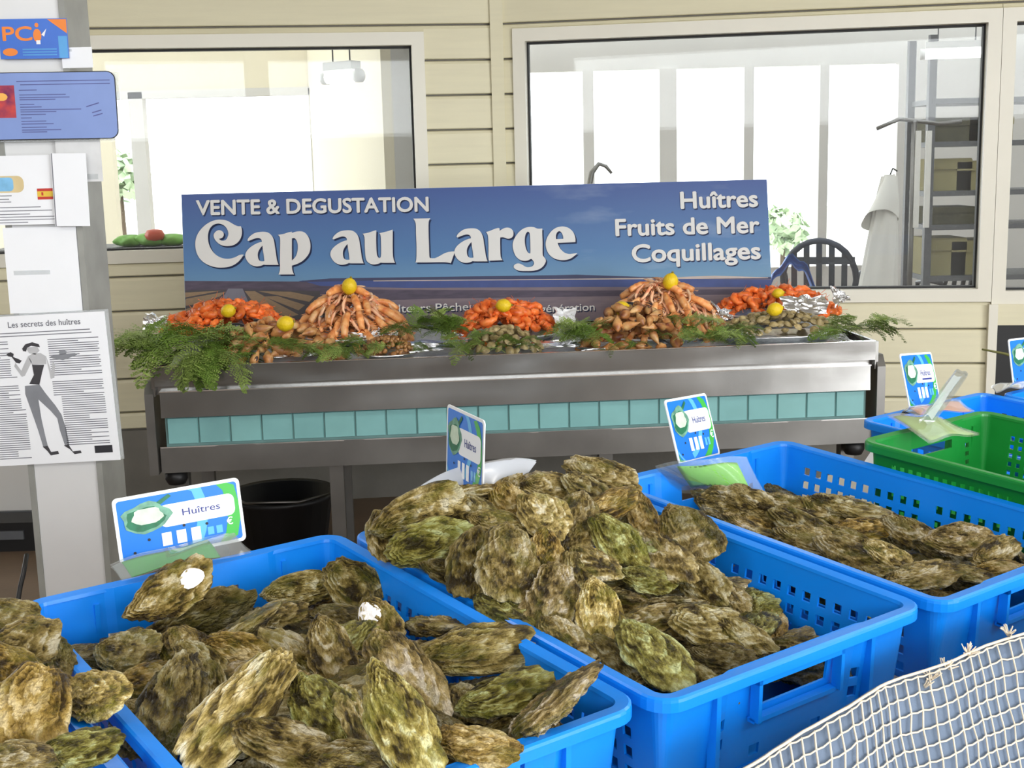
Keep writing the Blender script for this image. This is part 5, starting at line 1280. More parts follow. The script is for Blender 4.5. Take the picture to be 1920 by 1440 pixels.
OYSTERS = """A -388 1344 1039 817 508 -93 257 96 52 w perched
A -362 1369 996 634 708 201 238 118 55 d -
A -266 1442 1004 690 719 27 76 78 55 o -
A -196 1444 1005 868 350 292 -196 77 80 o round
A -476 1292 985 980 121 -2 160 66 60 o -
A -417 1271 999 955 289 -37 -65 72 75 o -
A -357 1277 995 844 248 160 -448 66 80 t -
A -306 1314 1004 894 -140 -212 369 104 55 t -
A -271 1366 1002 928 267 42 257 66 50 t -
A -197 1244 1006 786 261 207 -521 83 60 t -
A -198 1363 995 953 251 -10 -171 79 50 d -
A -300 1264 999 737 669 26 -94 75 55 y -
A -378 1205 990 953 301 1 -17 66 70 y -
A -329 1124 1004 708 122 114 -686 127 50 o -
A -360 1108 989 883 258 25 -392 77 75 y -
A -254 1062 1024 -494 -76 -269 823 138 42 p biglight
A -181 1075 1014 845 180 131 -486 94 55 g mossy
A -150 1076 1005 796 -198 344 -457 84 55 p -
A -207 1027 1007 954 226 66 -185 93 50 t -
A -138 990 1005 991 60 70 97 66 60 o -
A -332 1245 996 929 145 192 -280 66 60 o -
A -435 1269 977 974 135 107 -149 66 60 d -
A -314 1196 990 795 136 184 -561 66 55 o -
A -109 1134 1020 845 208 120 -477 125 50 k greybrown
A -104 1004 1037 818 177 149 -527 119 42 q greenwhite
A -153 1324 1003 770 395 170 -472 66 70 w whitepatch
A -46 1224 1009 926 341 42 154 126 45 o wide
A -70 1340 993 983 -161 -6 -90 106 55 t -
A -13 1104 1014 955 261 -121 73 93 50 g palegreen
A 33 1071 1022 921 -144 -271 238 105 55 k pinktip
A -41 1011 1009 981 151 32 -119 79 55 y -
A -152 1005 1003 941 333 -30 -46 66 50 t -
A -77 1067 997 926 220 69 -300 66 60 d -
A -2 1087 991 944 284 -73 151 66 50 d -
B 120 1654 1081 912 343 76 -213 104 50 t topmost
B 46 1602 1082 904 389 144 99 75 60 t -
B 94 1599 1079 930 234 197 -201 66 70 o -
B -56 1574 1083 978 -141 -39 146 110 55 t -
B -118 1483 1082 685 711 -10 159 116 55 t -
B -51 1501 1077 896 213 178 -347 70 70 o -
B -25 1481 1071 941 311 130 16 66 60 t -
B -8 1536 1078 782 315 186 -505 66 70 y -
B 34 1491 1075 851 258 133 -438 80 70 p palechip
B 74 1502 1062 623 154 181 -745 104 60 t -
B 123 1557 1069 906 220 -31 359 87 50 y -
B 166 1593 1046 753 88 227 -612 90 50 y -
B -161 1484 1056 745 200 264 -579 72 60 t -
B -102 1442 1057 767 601 118 190 108 55 g yellowgreen
B -53 1395 1049 632 185 230 -717 98 50 o -
B -9 1373 1055 702 187 268 -632 100 70 t teardrop
B 122 1462 1046 800 382 186 -424 85 65 g -
B 91 1417 1036 868 171 29 -465 75 60 p -
B 88 1307 1020 687 272 209 -641 75 70 c creamoval
B 36 1337 1026 615 194 142 -751 94 65 k -
B 34 1435 1045 661 214 289 -659 66 60 y -
B 152 1415 1015 933 313 48 -171 66 50 g -
B 178 1469 1025 784 161 -47 -597 132 45 t -
B 216 1522 1038 767 291 77 -566 99 75 t rimright
B 216 1423 1008 801 342 -23 -490 94 50 o -
B -79 1401 1034 948 252 113 -157 66 50 d -
B -15 1326 1012 926 82 38 -366 87 45 g -
B 50 1264 1003 874 211 73 -432 76 60 t -
B 102 1238 987 856 276 52 -433 85 55 d -
B 140 1220 1000 856 163 107 -479 107 50 g -
B 147 1321 1002 976 204 -82 8 75 55 t -
B 210 1304 999 948 291 127 8 88 60 o -
B 184 1371 1002 954 -233 -9 -189 66 55 t -
B 214 1252 983 914 298 -94 -257 66 50 d -
B 247 1298 990 915 249 127 -290 66 55 o -
B 71 1403 1027 760 205 223 -575 66 60 o -
B 14 1487 1059 941 77 159 -289 66 60 o -
B 248 1434 989 899 164 64 -401 74 50 t -
C 336 1843 980 666 725 -66 -166 121 55 t -
C 413 1852 978 933 107 -36 -341 123 45 t -
C 338 1772 968 913 134 122 -365 81 50 k -
C 446 2031 951 973 -103 176 -108 78 55 d -
C 507 1829 979 994 30 85 -67 125 55 o -
C 464 1815 970 857 272 164 -406 86 50 t -
C 500 1747 971 958 264 -49 -102 79 50 y -
C 414 1699 970 935 292 44 -195 89 50 t -
C 455 1636 971 907 162 3 -388 104 50 t -
C 493 1604 977 884 295 98 -348 66 60 p -
C 560 1720 972 838 234 -3 -493 91 50 t -
C 594 1612 992 915 368 -80 -148 90 50 k smoothcurved
C 629 1582 985 940 248 -157 176 66 60 t -
C 514 1518 977 978 195 -53 53 93 50 t -
C 573 1530 974 971 132 21 -196 67 50 o -
C 619 1532 975 960 237 -68 -130 66 50 y -
C 574 1641 969 898 197 -5 -393 69 50 d -
C 421 1792 966 883 314 32 -347 99 45 o -
C 458 1722 968 942 262 -11 -209 78 50 t -
C 360 1717 969 969 197 113 -94 73 45 t -
C 473 1536 972 939 255 -30 -230 66 50 o -
C 319 1927 967 935 -116 186 -279 83 55 t -
D -420 1012 1049 732 136 262 -615 91 72 y bigtan
D -388 1078 1035 950 248 -41 -183 70 75 c palecup
D -366 970 1033 943 292 38 156 66 50 g -
D -483 1165 1052 862 400 62 306 66 75 t -
D -530 1235 1055 961 258 73 -63 66 70 o -
D -475 1104 1048 901 293 157 -279 66 70 y -
D -407 936 1041 990 141 18 6 66 60 t -
D -425 1088 1026 807 191 168 -533 66 60 y -
D -468 1190 1031 881 137 212 -400 66 60 o -
D -467 1039 1045 877 149 336 -308 66 60 o -
A -200 1295 984 -264 -161 -152 939 99 59 g -
A -199 1032 967 759 150 48 -632 109 53 k -
A -181 1106 967 960 141 -155 -183 114 64 t -
A -292 1108 978 992 -25 112 48 112 61 t -
A -341 1353 961 86 187 49 977 96 56 y -
A -255 1487 975 336 -123 -83 930 109 59 y -
A -40 1094 973 592 7 -121 797 98 67 o -
A -395 1294 960 -87 -27 103 990 107 59 o -
A -352 1306 959 954 -164 -50 -245 91 61 g -
A -108 1237 981 713 -130 24 -688 98 57 k -
A -172 994 967 -403 11 -198 893 91 64 o -
A -385 1385 962 608 152 138 -767 111 55 d -
A -128 1044 984 606 25 -214 766 108 64 o -
A -327 1248 964 971 122 -19 205 113 59 o -
A -149 1159 987 233 -35 -83 968 99 69 o -
A -366 1206 962 760 47 46 -647 99 56 t -
A -307 1182 959 351 67 45 933 102 64 k -
A -5 1125 972 329 -65 4 942 105 55 y -
A -238 1261 980 258 145 -445 845 107 55 t -
A -292 1417 973 942 -21 31 -334 86 63 d -
A -89 1080 969 988 10 88 123 108 59 o -
A -268 1056 958 679 -172 -53 712 110 62 o -
A -161 1321 965 907 -24 57 -416 109 54 g -
A -291 1368 961 889 23 140 -434 87 59 o -
A -234 1322 975 667 -14 -76 741 98 64 o -
A -242 1435 964 954 -79 -49 -285 106 64 t -
A -146 1263 980 989 -76 117 41 94 54 t -
A -225 1215 985 702 -81 160 689 91 52 y -
A -236 1166 983 -87 -3 -92 992 96 63 o -
A -216 1367 967 769 -55 -185 -609 98 67 t -
A -60 1221 965 978 -122 -138 -100 99 66 d -
A -47 1142 986 785 -74 34 -614 89 53 t -
A -215 976 981 583 -37 31 811 114 64 d -
A -439 1344 967 312 117 38 942 86 56 d -
A -111 1296 980 781 -63 40 620 87 66 k -
A -149 1213 985 -135 -29 -56 989 112 64 t -
A -394 1341 962 -479 143 4 866 110 64 o -
A -284 1221 983 313 -4 -81 946 93 67 k -
A -399 1251 958 738 25 -185 -648 94 54 g -
A -337 1409 980 825 93 129 -543 87 66 o -
B -111 1551 1066 880 213 50 421 88 66 g -
B -5 1454 1041 559 107 -28 822 111 55 g -
B 320 1354 955 237 -46 90 966 89 54 o -
B 70 1580 1048 981 -157 45 101 98 68 o -
B 64 1501 1029 708 7 233 -666 108 62 y -
B -53 1615 1067 909 -28 123 396 100 61 y -
B 225 1354 973 894 154 25 420 95 61 o -
B 59 1649 1062 -167 -122 36 978 93 69 t -
B 150 1516 1030 901 30 -33 -432 105 62 g -
B 296 1426 948 550 106 15 -828 91 60 y -
B 200 1546 982 978 -151 -54 -135 94 66 y -
B 252 1293 959 944 -6 18 330 88 62 d -
B 145 1211 951 -237 83 12 968 93 55 o -
B 32 1357 985 799 141 -43 -583 89 69 t -
B 16 1550 1044 879 17 90 468 86 68 k -
B 228 1476 981 997 -14 -62 -44 110 61 k -
B -77 1509 1050 612 108 -49 782 85 58 g -
B 85 1316 967 366 68 -29 928 104 59 d -
B 126 1640 1033 -491 47 -12 870 114 52 g -
B 137 1576 1025 868 88 -187 452 99 58 o -
B 143 1432 986 521 -164 -87 -833 88 56 k -
B 167 1383 974 221 105 -79 966 105 61 y -
B 207 1431 975 326 148 -122 926 86 63 k -
B 55 1409 994 231 -10 21 973 95 56 y -
B -14 1588 1068 878 -11 16 -478 92 61 d -
B 174 1474 990 997 -32 52 45 112 62 d -
B 78 1358 1000 501 -28 91 -861 105 60 o -
B 14 1396 1006 971 -186 73 135 98 67 t -
B 171 1302 958 896 171 -47 -407 87 61 t -
B 78 1456 1021 883 22 -35 467 114 64 t -
B 102 1694 1055 952 230 -36 -197 96 54 g -
B -41 1477 1037 905 274 -51 322 95 69 t -
B 209 1282 953 840 57 -43 -537 105 68 o -
B 54 1697 1066 661 -145 -3 -736 109 67 k -
B 0 1631 1065 624 -25 228 -747 93 59 t -
B 182 1239 970 457 114 68 880 113 53 o -
B 270 1469 954 921 221 -98 -306 107 66 g -
B 133 1330 970 996 59 55 -41 115 59 k -
B -4 1508 1036 969 -42 -136 203 114 69 y -
B -61 1567 1046 732 -113 153 -654 110 58 y -
B 272 1384 966 780 -111 -13 616 113 53 g -
B 238 1528 959 998 -10 -55 41 100 69 o -
B 105 1402 986 38 -39 -285 957 100 61 t -
B 119 1476 1006 872 224 -14 436 98 66 o -
B 112 1240 961 365 -289 -20 885 91 60 t -
B 181 1609 1007 329 37 -52 942 102 65 o -
C 644 1639 950 815 51 -34 576 103 61 g -
C 601 1562 957 846 9 0 534 114 66 d -
C 615 1604 942 -295 -156 55 941 102 57 t -
C 386 1646 953 186 -47 -241 951 96 53 d -
C 573 1652 940 493 -29 -126 861 109 67 d -
C 479 1616 936 980 40 -105 -166 89 66 t -
C 370 1711 935 380 68 140 912 99 59 t -
C 430 1721 936 124 109 -20 986 109 62 o -
C 465 1826 938 -143 -7 84 986 100 66 k -
C 302 1724 953 748 -109 -42 -653 86 60 o -
C 472 1662 936 842 184 131 489 87 63 y -
C 264 1801 950 740 128 38 -659 107 64 t -
C 486 1518 936 -174 -66 -26 982 90 69 g -
C 656 1692 946 962 -176 170 122 113 66 g -
C 412 1857 936 707 -64 70 -701 109 54 t -
C 520 1705 949 -411 252 -18 876 87 60 y -
C 283 1845 949 240 74 -197 948 91 57 t -
C 336 1871 932 633 57 -41 -771 104 66 k -
C 413 1911 954 -416 148 103 891 108 56 o -
C 426 1767 940 514 -91 106 -846 100 67 k -
C 584 1731 935 954 100 94 -267 107 57 d -
C 500 1793 952 774 123 35 -620 107 64 g -
C 374 1810 953 952 139 232 141 88 62 y -
C 692 1618 944 -111 429 -67 894 104 63 o -
C 441 1573 952 632 -142 96 756 110 52 d -
C 535 1542 937 -99 88 86 987 115 68 y -
C 544 1813 948 868 163 62 -465 106 61 t -
C 465 1959 939 832 62 -55 -549 108 60 o -
C 531 1589 958 -95 67 -23 993 88 59 d -
C 356 1921 949 840 -154 50 -517 97 53 k -
C 531 1497 945 961 -140 -8 -239 87 65 o -
C 322 1793 934 621 204 50 -755 108 57 o -
C 349 1669 954 967 -161 -45 190 111 58 y -
C 496 1916 943 -277 -105 -60 953 97 54 d -
C 496 1861 931 919 70 28 -387 88 63 k -
C 392 1589 948 487 -2 181 854 113 53 y -
C 455 1874 946 827 -165 24 536 112 54 o -
C 516 1752 935 546 -10 -81 834 107 60 t -
C 360 1756 931 488 39 -106 865 93 68 g -
C 434 1617 939 31 -163 -317 934 103 69 o -
D -676 1126 1040 -293 21 -199 935 87 64 o -
D -654 1184 1042 824 -103 34 -556 102 55 t -
D -578 1107 1029 711 -29 -52 701 93 70 g -
D -533 1027 1030 45 -159 127 978 111 58 d -
D -648 947 1031 -203 217 -11 955 98 56 t -
D -567 982 1029 982 -159 67 -81 90 62 o -
D -652 1087 1042 690 29 -152 707 102 66 y -
D -606 1150 1030 962 6 69 -263 106 58 t -
D -751 1114 1039 984 -90 -25 150 102 66 o -
D -678 978 1026 801 128 -67 581 86 68 g -
D -442 950 1017 -40 31 2 999 110 56 t -
D -483 1036 1010 885 89 176 -422 109 68 g -
A -177 1063 947 895 -56 120 -427 91 68 d -
A -344 1343 952 35 3 -117 992 103 53 o -
A -220 1433 941 533 176 145 815 111 70 g -
A -447 1336 947 505 20 -65 860 108 53 y -
A -391 1378 938 372 39 207 904 86 60 o -
A -186 1000 959 300 -23 -12 954 108 67 t -
A -225 1102 957 426 -19 -20 904 88 63 y -
A -443 1286 932 921 -88 -86 370 115 66 o -
A -137 1315 944 760 -94 -43 642 100 54 t -
A -246 1316 960 938 22 195 284 108 66 d -
A -318 1195 945 -64 -55 -45 995 102 58 y -
A -299 1351 949 -285 -58 143 946 109 67 y -
A -339 1406 959 -239 53 57 968 106 59 o -
A -15 1132 947 529 -79 -85 -841 109 60 t -
A -218 1246 943 570 59 -37 -819 113 55 o -
A -153 1157 966 985 43 55 157 102 65 o -
A -268 1252 964 206 204 -275 917 96 65 k -
A -265 1381 945 -121 -121 -175 970 101 57 o -
B 297 1371 935 957 68 -121 256 109 64 o -
B 77 1497 995 705 -6 24 -709 106 54 o -
B 38 1685 1037 569 5 -49 821 114 63 g -
B 67 1377 968 634 34 -157 756 98 57 o -
B -101 1573 1035 890 -18 64 451 88 62 d -
B 60 1309 945 698 -39 127 -703 94 52 k -
B 238 1375 955 547 -79 -48 832 112 68 d -
B 343 1386 907 870 -24 -33 -491 101 67 t -
B 42 1633 1025 37 -85 61 994 94 68 k -
B 204 1543 960 638 129 11 759 112 67 t -
B 183 1448 966 723 -51 89 -683 110 70 o -
B 191 1318 934 816 -87 -9 -572 105 57 o -
B 250 1448 935 -398 186 -123 890 89 61 g -
B 98 1670 1021 576 -58 50 814 95 61 y -"""
TONE = {'o': 'olive-brown', 't': 'tan', 'd': 'dark', 'y': 'yellowish', 'g': 'greenish', 'p': 'pale', 'k': 'greyish', 'q': 'pale green', 'w': 'brown', 'c': 'cream'}
BOX = {'A': 'the nearest crate', 'B': 'the highest heap', 'C': 'the right crate', 'D': 'the left-edge crate'}
def oyster_label(cr, P, tint, qt, Ln):
    d = P - ORG[cr]; s, t = d.dot(TW) / .4, d.dot(TD) / .6
    a = 'left' if s < .34 else ('right' if s > .66 else 'middle'); b = 'back' if t < .34 else ('front' if t > .66 else 'centre')
    ax = qt @ Vector((1, 0, 0)); lie = 'lying crosswise' if abs(ax.dot(TW)) > .82 else ('pointing frontward' if abs(ax.dot(TD)) > .82 else 'lying askew')
    where = 'at the very centre' if (a, b) == ('middle', 'centre') else 'at the %s %s' % (b, a)
    return '%s %s oyster %s %s of %s' % ('large' if Ln > .102 else ('small' if Ln < .08 else 'mid-sized'), TONE[tint], lie, where, BOX[cr])
def nacre(o, x, y, w_, h_):
    """chalky flake lying on the upper valve"""
    me = o.data; up = [v.co for v in me.vertices[:(NR_ + 1) * NTH]]
    def zz(px, py): return min(up, key=lambda c: (c.x - px) ** 2 + (c.y - py) ** 2).z
    mb = MB(); n = 14; ring = [(0, 1)] + [(1, .8), (1.6, 0)]
    vs = [(x, y, zz(x, y) + .03)]; fs = []
    for s, hgt in ((.6, .028), (1, .012)):
        for k in range(n):
            a = 2 * math.pi * k / n; r = s * (1 + .07 * math.sin(k * 1.35 + x * 9)); px, py = x + w_ * r * math.cos(a), y + h_ * r * math.sin(a); vs.append((px, py, zz(px, py) + hgt))
    for k in range(n): fs.append((0, 1 + k, 1 + (k + 1) % n)); fs.append((1 + k, 1 + n + k, 1 + n + (k + 1) % n, 1 + (k + 1) % n))
    p = MB().add(vs, fs).build('white_flake', M_nacre, o, True, True)
    p['label'] = 'chalk-white flake'
for k, ln in enumerate(OYSTERS.strip().split('\n')):
    f = ln.split(); cr = f[0]; P = Vector([int(q) / 1000 for q in f[1:4]]); qt = Quaternion([int(q) / 1000 for q in f[4:8]]).normalized()
    Ln, rt, tint, nm = int(f[8]) / 1000, int(f[9]) / 100, f[10], f[11]
    o = bpy.data.objects.new('oyster', OYM[(k * 7 + len(f[1])) % NV]); COL.objects.link(o)
    wd_ = Ln * min(1.0, rt * 1.08)
    M4 = Matrix.Translation(P) @ qt.to_matrix().to_4x4() @ Matrix.Diagonal((Ln * 1.1, wd_ * 1.02, Ln * .6, 1))
    o.matrix_world = M4; XF[o] = M4
    j = random.Random(k); t3 = TINT[tint]; v_ = j.uniform(.86, 1.12)
    o.color = (t3[0] * v_, t3[1] * v_, t3[2] * v_, 1)
    if nm in SPECIAL: tag(o, SPECIAL[nm], 'oyster', WHERE[cr][1])
    else: tag(o, oyster_label(cr, P, tint, qt, Ln), 'oyster', WHERE[cr][1])
    if nm == 'perched': nacre(o, .26, .0, .13, .2)
    if nm == 'whitepatch': nacre(o, -.2, -.1, .2, .26)

# ------------------------------------------------------------------ price cards
M_cblue = pmat('card_blue', rgb(36, 122, 220), .3, var=.04)
M_cgreen = pmat('card_green', rgb(70, 180, 74), .3, var=.05)
M_cband = pmat('card_light_blue', rgb(96, 180, 230), .3, var=.03)
M_cwhite = pmat('card_white', rgb(240, 242, 244), .3, var=.01)
M_navy = pmat('card_navy_ink', rgb(52, 62, 140), .5)
M_og1, M_og2, M_og3 = pmat('card_shell_green', rgb(120, 176, 150), .4, var=.25, scale=90), pmat('card_shell_pale', rgb(206, 224, 200), .4, var=.1, scale=90), pmat('card_shell_dark', rgb(40, 120, 84), .4, var=.2, scale=90)
def price_card(P, X, Y, w, h, lab, digits='', second=False):
    X, Y = Vector(X).normalized(), Vector(Y); Y = (Y - X * Y.dot(X)).normalized()
    t = thing('price_card', lab, 'price card', mat4=frame(X, Y, X.cross(Y), P), group='oyster price cards')
    MB().prism(rounded(w, h, .006), (0, 0, -.0018), XA, (0, 1, 0), .0018).build('board', M_cwhite, t, False, True)
    root, t = t, [c for c in t.children][0]
    e = .004
    flat(t, 'blue_print', [rounded(w - 2 * e, h - 2 * e, .004, 5, e, e)], M_cblue, .0003)
    def arc(cx, cy, r0, r1, a0, a1, n=14):
        return [(min(max(cx + r0 * math.cos(a), e), w - e), min(max(cy + r0 * math.sin(a), e), h - e)) for a in [a0 + (a1 - a0) * k / n for k in range(n + 1)]], \
               [(min(max(cx + r1 * math.cos(a), e), w - e), min(max(cy + r1 * math.sin(a), e), h - e)) for a in [a0 + (a1 - a0) * k / n for k in range(n + 1)]]
    def band(name, args, mt, z):
        i_, o_ = arc(*args); mb = MB(); n = len(i_)
        mb.add([(x, y, z) for x, y in i_ + o_], [(k, k + n, k + n + 1, k + 1) for k in range(n - 1)]); mb.build(name, mt, t, False, True)
    band('light_band', (.18 * w, .62 * h, .46 * w, .54 * w, -1.2, 1.2), M_cband, .0005)
    band('light_band', (.5 * w, .5 * h, .52 * w, .55 * w, 3.3, 4.3), M_cband, .0005)
    band('green_swoosh', (.36 * w, .55 * h, .52 * w, .62 * w, -2.4, .75), M_cgreen, .0006)
    flat(t, 'white_panel', [rounded(.6 * w, .34 * h, .008, 5, .34 * w, .44 * h)], M_cwhite, .0009)
    def blob(cx, cy, rx, ry, s, n=18): return [(cx + rx * math.cos(a) * (1 + .12 * math.sin(a * 5 + s)), cy + ry * math.sin(a) * (1 + .1 * math.cos(a * 4 + s))) for a in [2 * math.pi * k / n for k in range(n)]]
    flat(t, 'shell_picture', [blob(.24 * w, .64 * h, .19 * w, .23 * h, 1)], M_og1, .0011)
    flat(t, 'shell_shadow', [blob(.23 * w, .62 * h, .15 * w, .18 * h, 2)], M_og3, .0013)
    flat(t, 'shell_flesh', [blob(.25 * w, .66 * h, .12 * w, .13 * h, 3)], M_og2, .0015)
    flat(t, 'shell_stem', [[(.36 * w, .8 * h), (.45 * w, .9 * h), (.43 * w, .94 * h), (.33 * w, .84 * h)]], M_og3, .0012)
    mb = MB(); put_text(mb, 'Huîtres', (.52 * w, .57 * h, .0012), XA, (0, 1, 0), .15 * h, .004, 0, width=.3 * w); mb.build('lettering', M_navy, t, False, True)
    if second: flat(t, 'second_line', [rect(.54 * w, .49 * h, .3 * w, .03 * h)], M_navy, .0012)
    flat(t, 'digit_tile', [rect((.34 + .115 * k) * w, .16 * h, .075 * w, .2 * h) for k in range(3)], M_cwhite, .0009)
    flat(t, 'digit_tile_small', [rect((.70 + .07 * k) * w, .2 * h, .05 * w, .12 * h) for k in range(2)], M_cband, .0009)
    mb = MB(); put_text(mb, '€', (.86 * w, .3 * h, .001), XA, (0, 1, 0), .16 * h, .01, 0); mb.build('euro_sign', M_cwhite, t, False, True)
    flat(t, 'rivet', [[(cx * w + .0018 * math.cos(a), cy * h + .0018 * math.sin(a)) for a in [k * .7854 for k in range(8)]] for cx, cy in ((.24, .3), (.52, .42), (.7, .38), (.12, .14))], M_dark, .0013)
    MB().box((w * .5, .004, -.005), (.03, .02, .006)).build('clip', M_black, t, False, True)
    return root
def card_from_px(tl, tr, bl, y_tl, y_tr, y_bl, lab, **kw):
    a, b, c = at(tl[0], tl[1], y_tl), at(tr[0], tr[1], y_tr), at(bl[0], bl[1], y_bl)
    X = b - a; Y = a - c
    return price_card(c, X, Y, X.length, Y.length, lab, **kw)
card_from_px((224, 935), (461, 893), (226, 1060), 1.43, 1.50, 1.42, 'nearest price card, facing us above the nearest crate')
card_from_px((798, 779), (862, 811), (836, 902), 1.80, 1.69, 1.73, 'narrow price card seen edge-on behind the highest heap')
card_from_px((1232, 755), (1311, 741), (1274, 872), 1.94, 2.03, 1.93, 'tilted price card at the back of the right oyster crate')
yb = tpx(1706, 766, -.05).y
card_from_px((1679, 665), (1739, 661), (1706, 766), yb + .02, yb + .10, yb, 'price card standing behind the green basket', second=True)
yb = tpx(1900, 724, -.05).y
card_from_px((1893, 636), (1960, 628), (1900, 724), yb + .02, yb + .09, yb, 'price card cut off by the right edge of the picture')

# ------------------------------------------------------------------ plastic pouches with green slips
M_pouch = film('clear_pouch', rgb(214, 222, 224), .14, .15, .04)
M_slip = pmat('light_green_paper', rgb(132, 206, 76), .6, var=.1, scale=20, bump=.1, bscale=20)
M_slip2 = pmat('dark_green_paper', rgb(70, 142, 70), .6, var=.08, scale=20)
def pouch(c4, depths, lab, slip=M_slip, inset=(.22, .86, .14, .86), sag=.006, mp=None):
    """sheet between four corners (tl, tr, br, bl) with a slip inside"""
    q = [tpx(p[0], p[1], y) if y < .5 else at(p[0], p[1], y) for p, y in zip(c4, depths)]
    def f(u, v, lift=0):
        p = (q[0] * (1 - u) + q[1] * u) * (1 - v) + (q[3] * (1 - u) + q[2] * u) * v
        p = p + Vector((0, 0, sag * math.sin(math.pi * u) * math.sin(math.pi * (.3 + .5 * v)) + .002 * math.sin(u * 9 + v * 4) + lift)); return p
    t = thing('plastic_pouch', lab, 'pouch', q[3])
    MB().grid(lambda u, v: f(u, v, .0016), 16, 10).build('front_film', mp or M_pouch, t, True)
    MB().grid(lambda u, v: f(u, v, -.001), 16, 10).build('back_film', mp or M_pouch, t, True)
    if slip:
        a, b, c, d = inset
        MB().grid(lambda u, v: f(a + (b - a) * u, c + (d - c) * v, .0002), 12, 8, .0004, (0, 0, -1)).build('paper_slip', slip, t, True)
    MB().grid(lambda u, v: f(u, .0 + .06 * v, .002), 12, 1).build('welded_edge', M_pouch, t, True)
    return t
pouch(((206, 1062), (440, 1003), (472, 1036), (228, 1086)), (.022, .032, .018, .010), 'clear pouch with a dark green slip in front of the nearest price card', M_slip2, (.08, .76, .1, .95))
pouch(((790, 912), (1006, 866), (970, 905), (776, 944)), (.035, .05, .03, .015), 'milky pouch lying behind the highest heap', None, mp=film('milky_pouch', rgb(206, 210, 218), .8, .25, .08), sag=.02)
pouch(((1228, 876), (1400, 860), (1437, 930), (1265, 916)), (.006, .006, -.04, -.045), 'clear pouch with a light green slip in the right crate', M_slip, (.2, .86, .16, .92))
pouch(((1664, 781), (1765, 785), (1838, 815), (1742, 829)), (.03, .03, .028, .028), 'pouch with a pale green slip lying over the green basket', pmat('pale_green_paper', rgb(168, 206, 116), .6, var=.12, scale=16), (.06, .94, .06, .94))
yb = tpx(1735, 798, .034).y
pouch(((1790, 698), (1815, 704), (1745, 800), (1722, 790)), (yb + .03, yb + .05, yb + .01, yb), 'upright clear plastic strip standing over the green basket', pmat('white_slip', rgb(220, 224, 222), .5), (.2, .8, .1, .9))
pouch(((1690, 770), (1800, 752), (1828, 772), (1716, 778)), (-.042, -.042, -.042, -.042), 'pouch with a salmon pink slip behind the green basket', pmat('salmon_paper', rgb(222, 160, 140), .6, var=.06), (.1, .95, .1, .95))
pouch(((1858, 726), (1925, 718), (1925, 727), (1868, 735)), (-.045, -.045, -.045, -.045), 'white plastic flap on the farthest crate', None, mp=MATS['milky_pouch'])
# dark elastic ring, twig, white paper behind the right crate
rg = tpx(1708, 773, -.048); o = MB().tube([rg + RT @ Vector((.022 * math.cos(a), .014 * math.sin(a), .004 * math.sin(2 * a))) for a in [k * .3307 for k in range(20)]], .0022, 6).build('elastic_band', M_black, smooth=True, loc=rg); tag(o, 'black elastic band on the rim behind the green basket', 'band')
tw0, tw1 = at(1842, 655, 2.9), at(1925, 676, 2.95); o = MB().tube([tw0, tw0.lerp(tw1, .5) + Vector((0, 0, .003)), tw1], [.0025, .0035, .004], 6).build('brown_twig', pmat('twig', rgb(98, 96, 40), .7), smooth=True, loc=tw1); tag(o, 'thin brown twig sticking out at the right edge', 'twig')
wp = [at(1612, 878, 2.32), at(1636, 842, 2.34), at(1645, 905, 2.28), at(1600, 905, 2.26)]
o = MB().add(wp + [p + TN * -.01 for p in wp], [(0, 1, 2, 3), (7, 6, 5, 4), (0, 4, 5, 1), (1, 5, 6, 2), (2, 6, 7, 3), (3, 7, 4, 0)]).build('folded_paper', M_paper, loc=wp[3]); tag(o, 'folded white paper between the right crate and the green basket', 'paper')

# ------------------------------------------------------------------ cloth and net over the table front
M_cloth = pmat('blue_grey_cloth', rgb(98, 113, 134), .8, var=.06, scale=10, bump=.15, bscale=120)
M_cord = pmat('cream_cord', rgb(222, 210, 190), .8, var=.08, scale=60)
edge_px = [(1330, 1475), (1400, 1432), (1500, 1372), (1570, 1332), (1640, 1290), (1700, 1268), (1760, 1250), (1840, 1212), (1920, 1186), (2060, 1130), (2250, 1060)]
TE = .685
EDGE = []
for x, y in edge_px:
    P = hitp(x, y, tp(0, TE, 0), TD); EDGE.append(P)
ACC = [0.0]
for i in range(len(EDGE) - 1): ACC.append(ACC[-1] + (EDGE[i + 1] - EDGE[i]).length)
ELEN = ACC[-1]
def edge(u):                             # by arc length, corners eased
    def raw(x):
        x = min(max(x, 0), ELEN); i = max(k for k in range(len(EDGE) - 1) if ACC[k] <= x + 1e-9)
        return EDGE[i].lerp(EDGE[i + 1], (x - ACC[i]) / (ACC[i + 1] - ACC[i]))
    x = u * ELEN; return (raw(x - .03) + raw(x) * 2 + raw(x + .03)) / 4
DROP = Vector((.02, -.5, -.86)).normalized(); OUT = DROP.cross(TW).normalized(); OUT = OUT if OUT.z > 0 else -OUT
def drape(s, b, lift=0):
    """s metres along the edge, b metres down"""
    u = min(max(s / ELEN, 0), 1); P = edge(u)
    return P + DROP * b + OUT * (lift + .006 * math.sin(s * 16 + b * 5) + .004 * math.sin(s * 41)) * 1.0
cl = MB().grid(lambda u, v: drape(u * ELEN, v * .62), 70, 24, .004, -OUT).build('table_cloth', M_cloth, smooth=True, loc=tp(1.2, TE, -.2)); tag(cl, 'blue-grey cloth hanging over the front of the oyster table', 'cloth')
net = thing('fishing_net', 'cream knotted fishing net spread over the blue-grey cloth', 'net', drape(.5, .05))
CELL = .0165; rndn = random.Random(4)
nb_ = int(.6 / CELL); ns_ = int(ELEN / CELL)
wob = lambda i, j: (.0026 * noise.noise((i * .31, j * .27, 1)) + .0012 * rndn.uniform(-1, 1), .0026 * noise.noise((i * .29, j * .33, 7)) + .0012 * rndn.uniform(-1, 1))
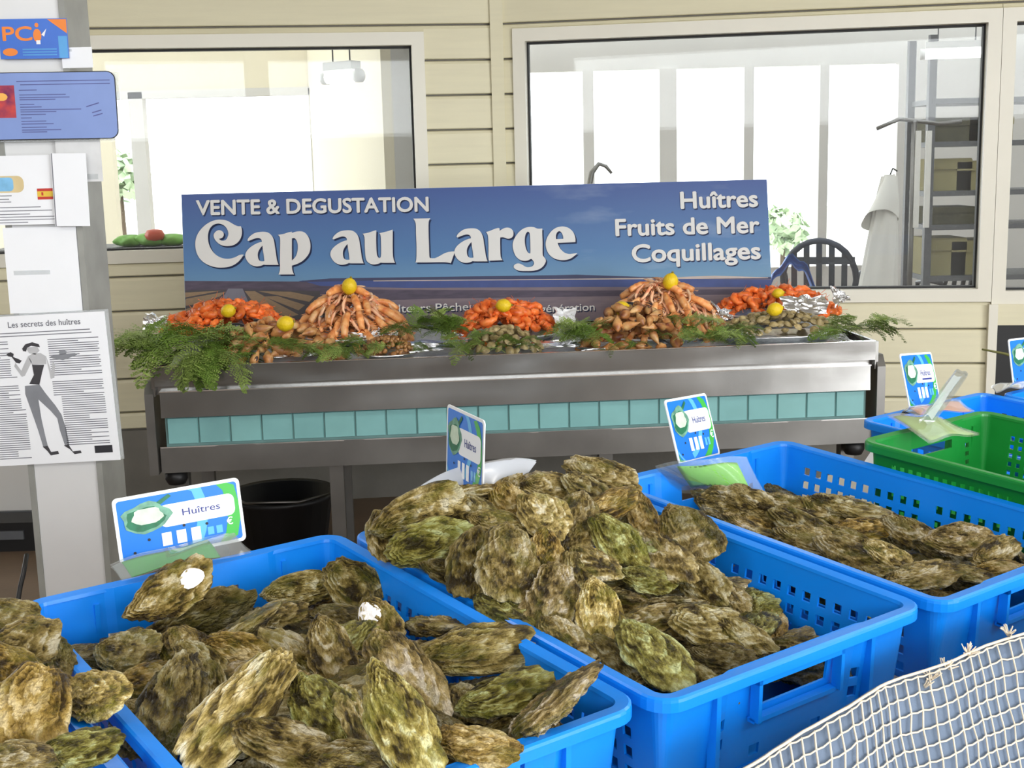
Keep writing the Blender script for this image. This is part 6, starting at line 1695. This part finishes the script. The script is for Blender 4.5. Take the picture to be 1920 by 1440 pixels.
GRID = [[None] * (ns_ + 1) for _ in range(nb_ + 1)]
for j in range(nb_ + 1):
    for i in range(ns_ + 1):
        a, b = wob(i, j); GRID[j][i] = drape(i * CELL + a + .004 * j % .003, .004 + j * CELL + b, .0035)
ha, va, kn = MB(), MB(), MB()
for j in range(nb_ + 1): ha.tube([p for i in range(ns_) for p in (GRID[j][i], (GRID[j][i] + GRID[j][i + 1]) / 2 + DROP * .0012)] + [GRID[j][ns_]], .0011, 4, False)
for i in range(ns_ + 1): va.tube([GRID[j][i] for j in range(nb_ + 1)], .0011, 4, False)
for j in range(0, nb_ + 1):
    for i in range(ns_ + 1):
        P = GRID[j][i]; r = .0017; kn.add([P + TW * r, P + DROP * r, P - TW * r, P - DROP * r, P + OUT * r], [(0, 1, 4), (1, 2, 4), (2, 3, 4), (3, 0, 4)])
ho = ha.build('cords_along', M_cord, net, True); vo = va.build('cords_down', M_cord, net, True); ko = kn.build('knots', M_cord, net)
for q in (ho, vo, ko): tag(q, kind='stuff')
MB().tube([drape(u * ELEN / 60, .0, .004 + .001 * math.sin(u * 2.2)) for u in range(61)], .0015, 6).build('edge_rope', M_cord, net, True)
for k, (px, py) in enumerate(((1730, 1292), (1772, 1256), (1815, 1228), (1890, 1192), (1745, 1275))):
    P = hitp(px, py, tp(0, TE, 0), TD); mb = MB()
    for q in range(14):
        d = (TN * rndn.uniform(.4, 1) + TW * rndn.gauss(0, .6) + TD * rndn.gauss(0, .5)).normalized(); mb.tube([P, P + d * .007, P + d * .013 + TW * rndn.gauss(0, .002)], [.0012, .001, .0006], 4)
    mb.build('frayed_tuft', M_cord, net)
oy = at(1528, 1372, 1.2)
o = bpy.data.objects.new('oyster', OYM[3]); COL.objects.link(o); o.matrix_world = Matrix.Translation(tp((oy - ORG['A']).dot(TW), .655, -CH + .012)) @ RT.to_4x4() @ Matrix.Rotation(.6, 4, 'X') @ Matrix.Diagonal((.09, .06, .055, 1)); o.color = (1, .9, .7, 1)
tag(o, 'single brown oyster fallen in front of the crates beside the net', 'oyster', 'oysters in the highest heap')
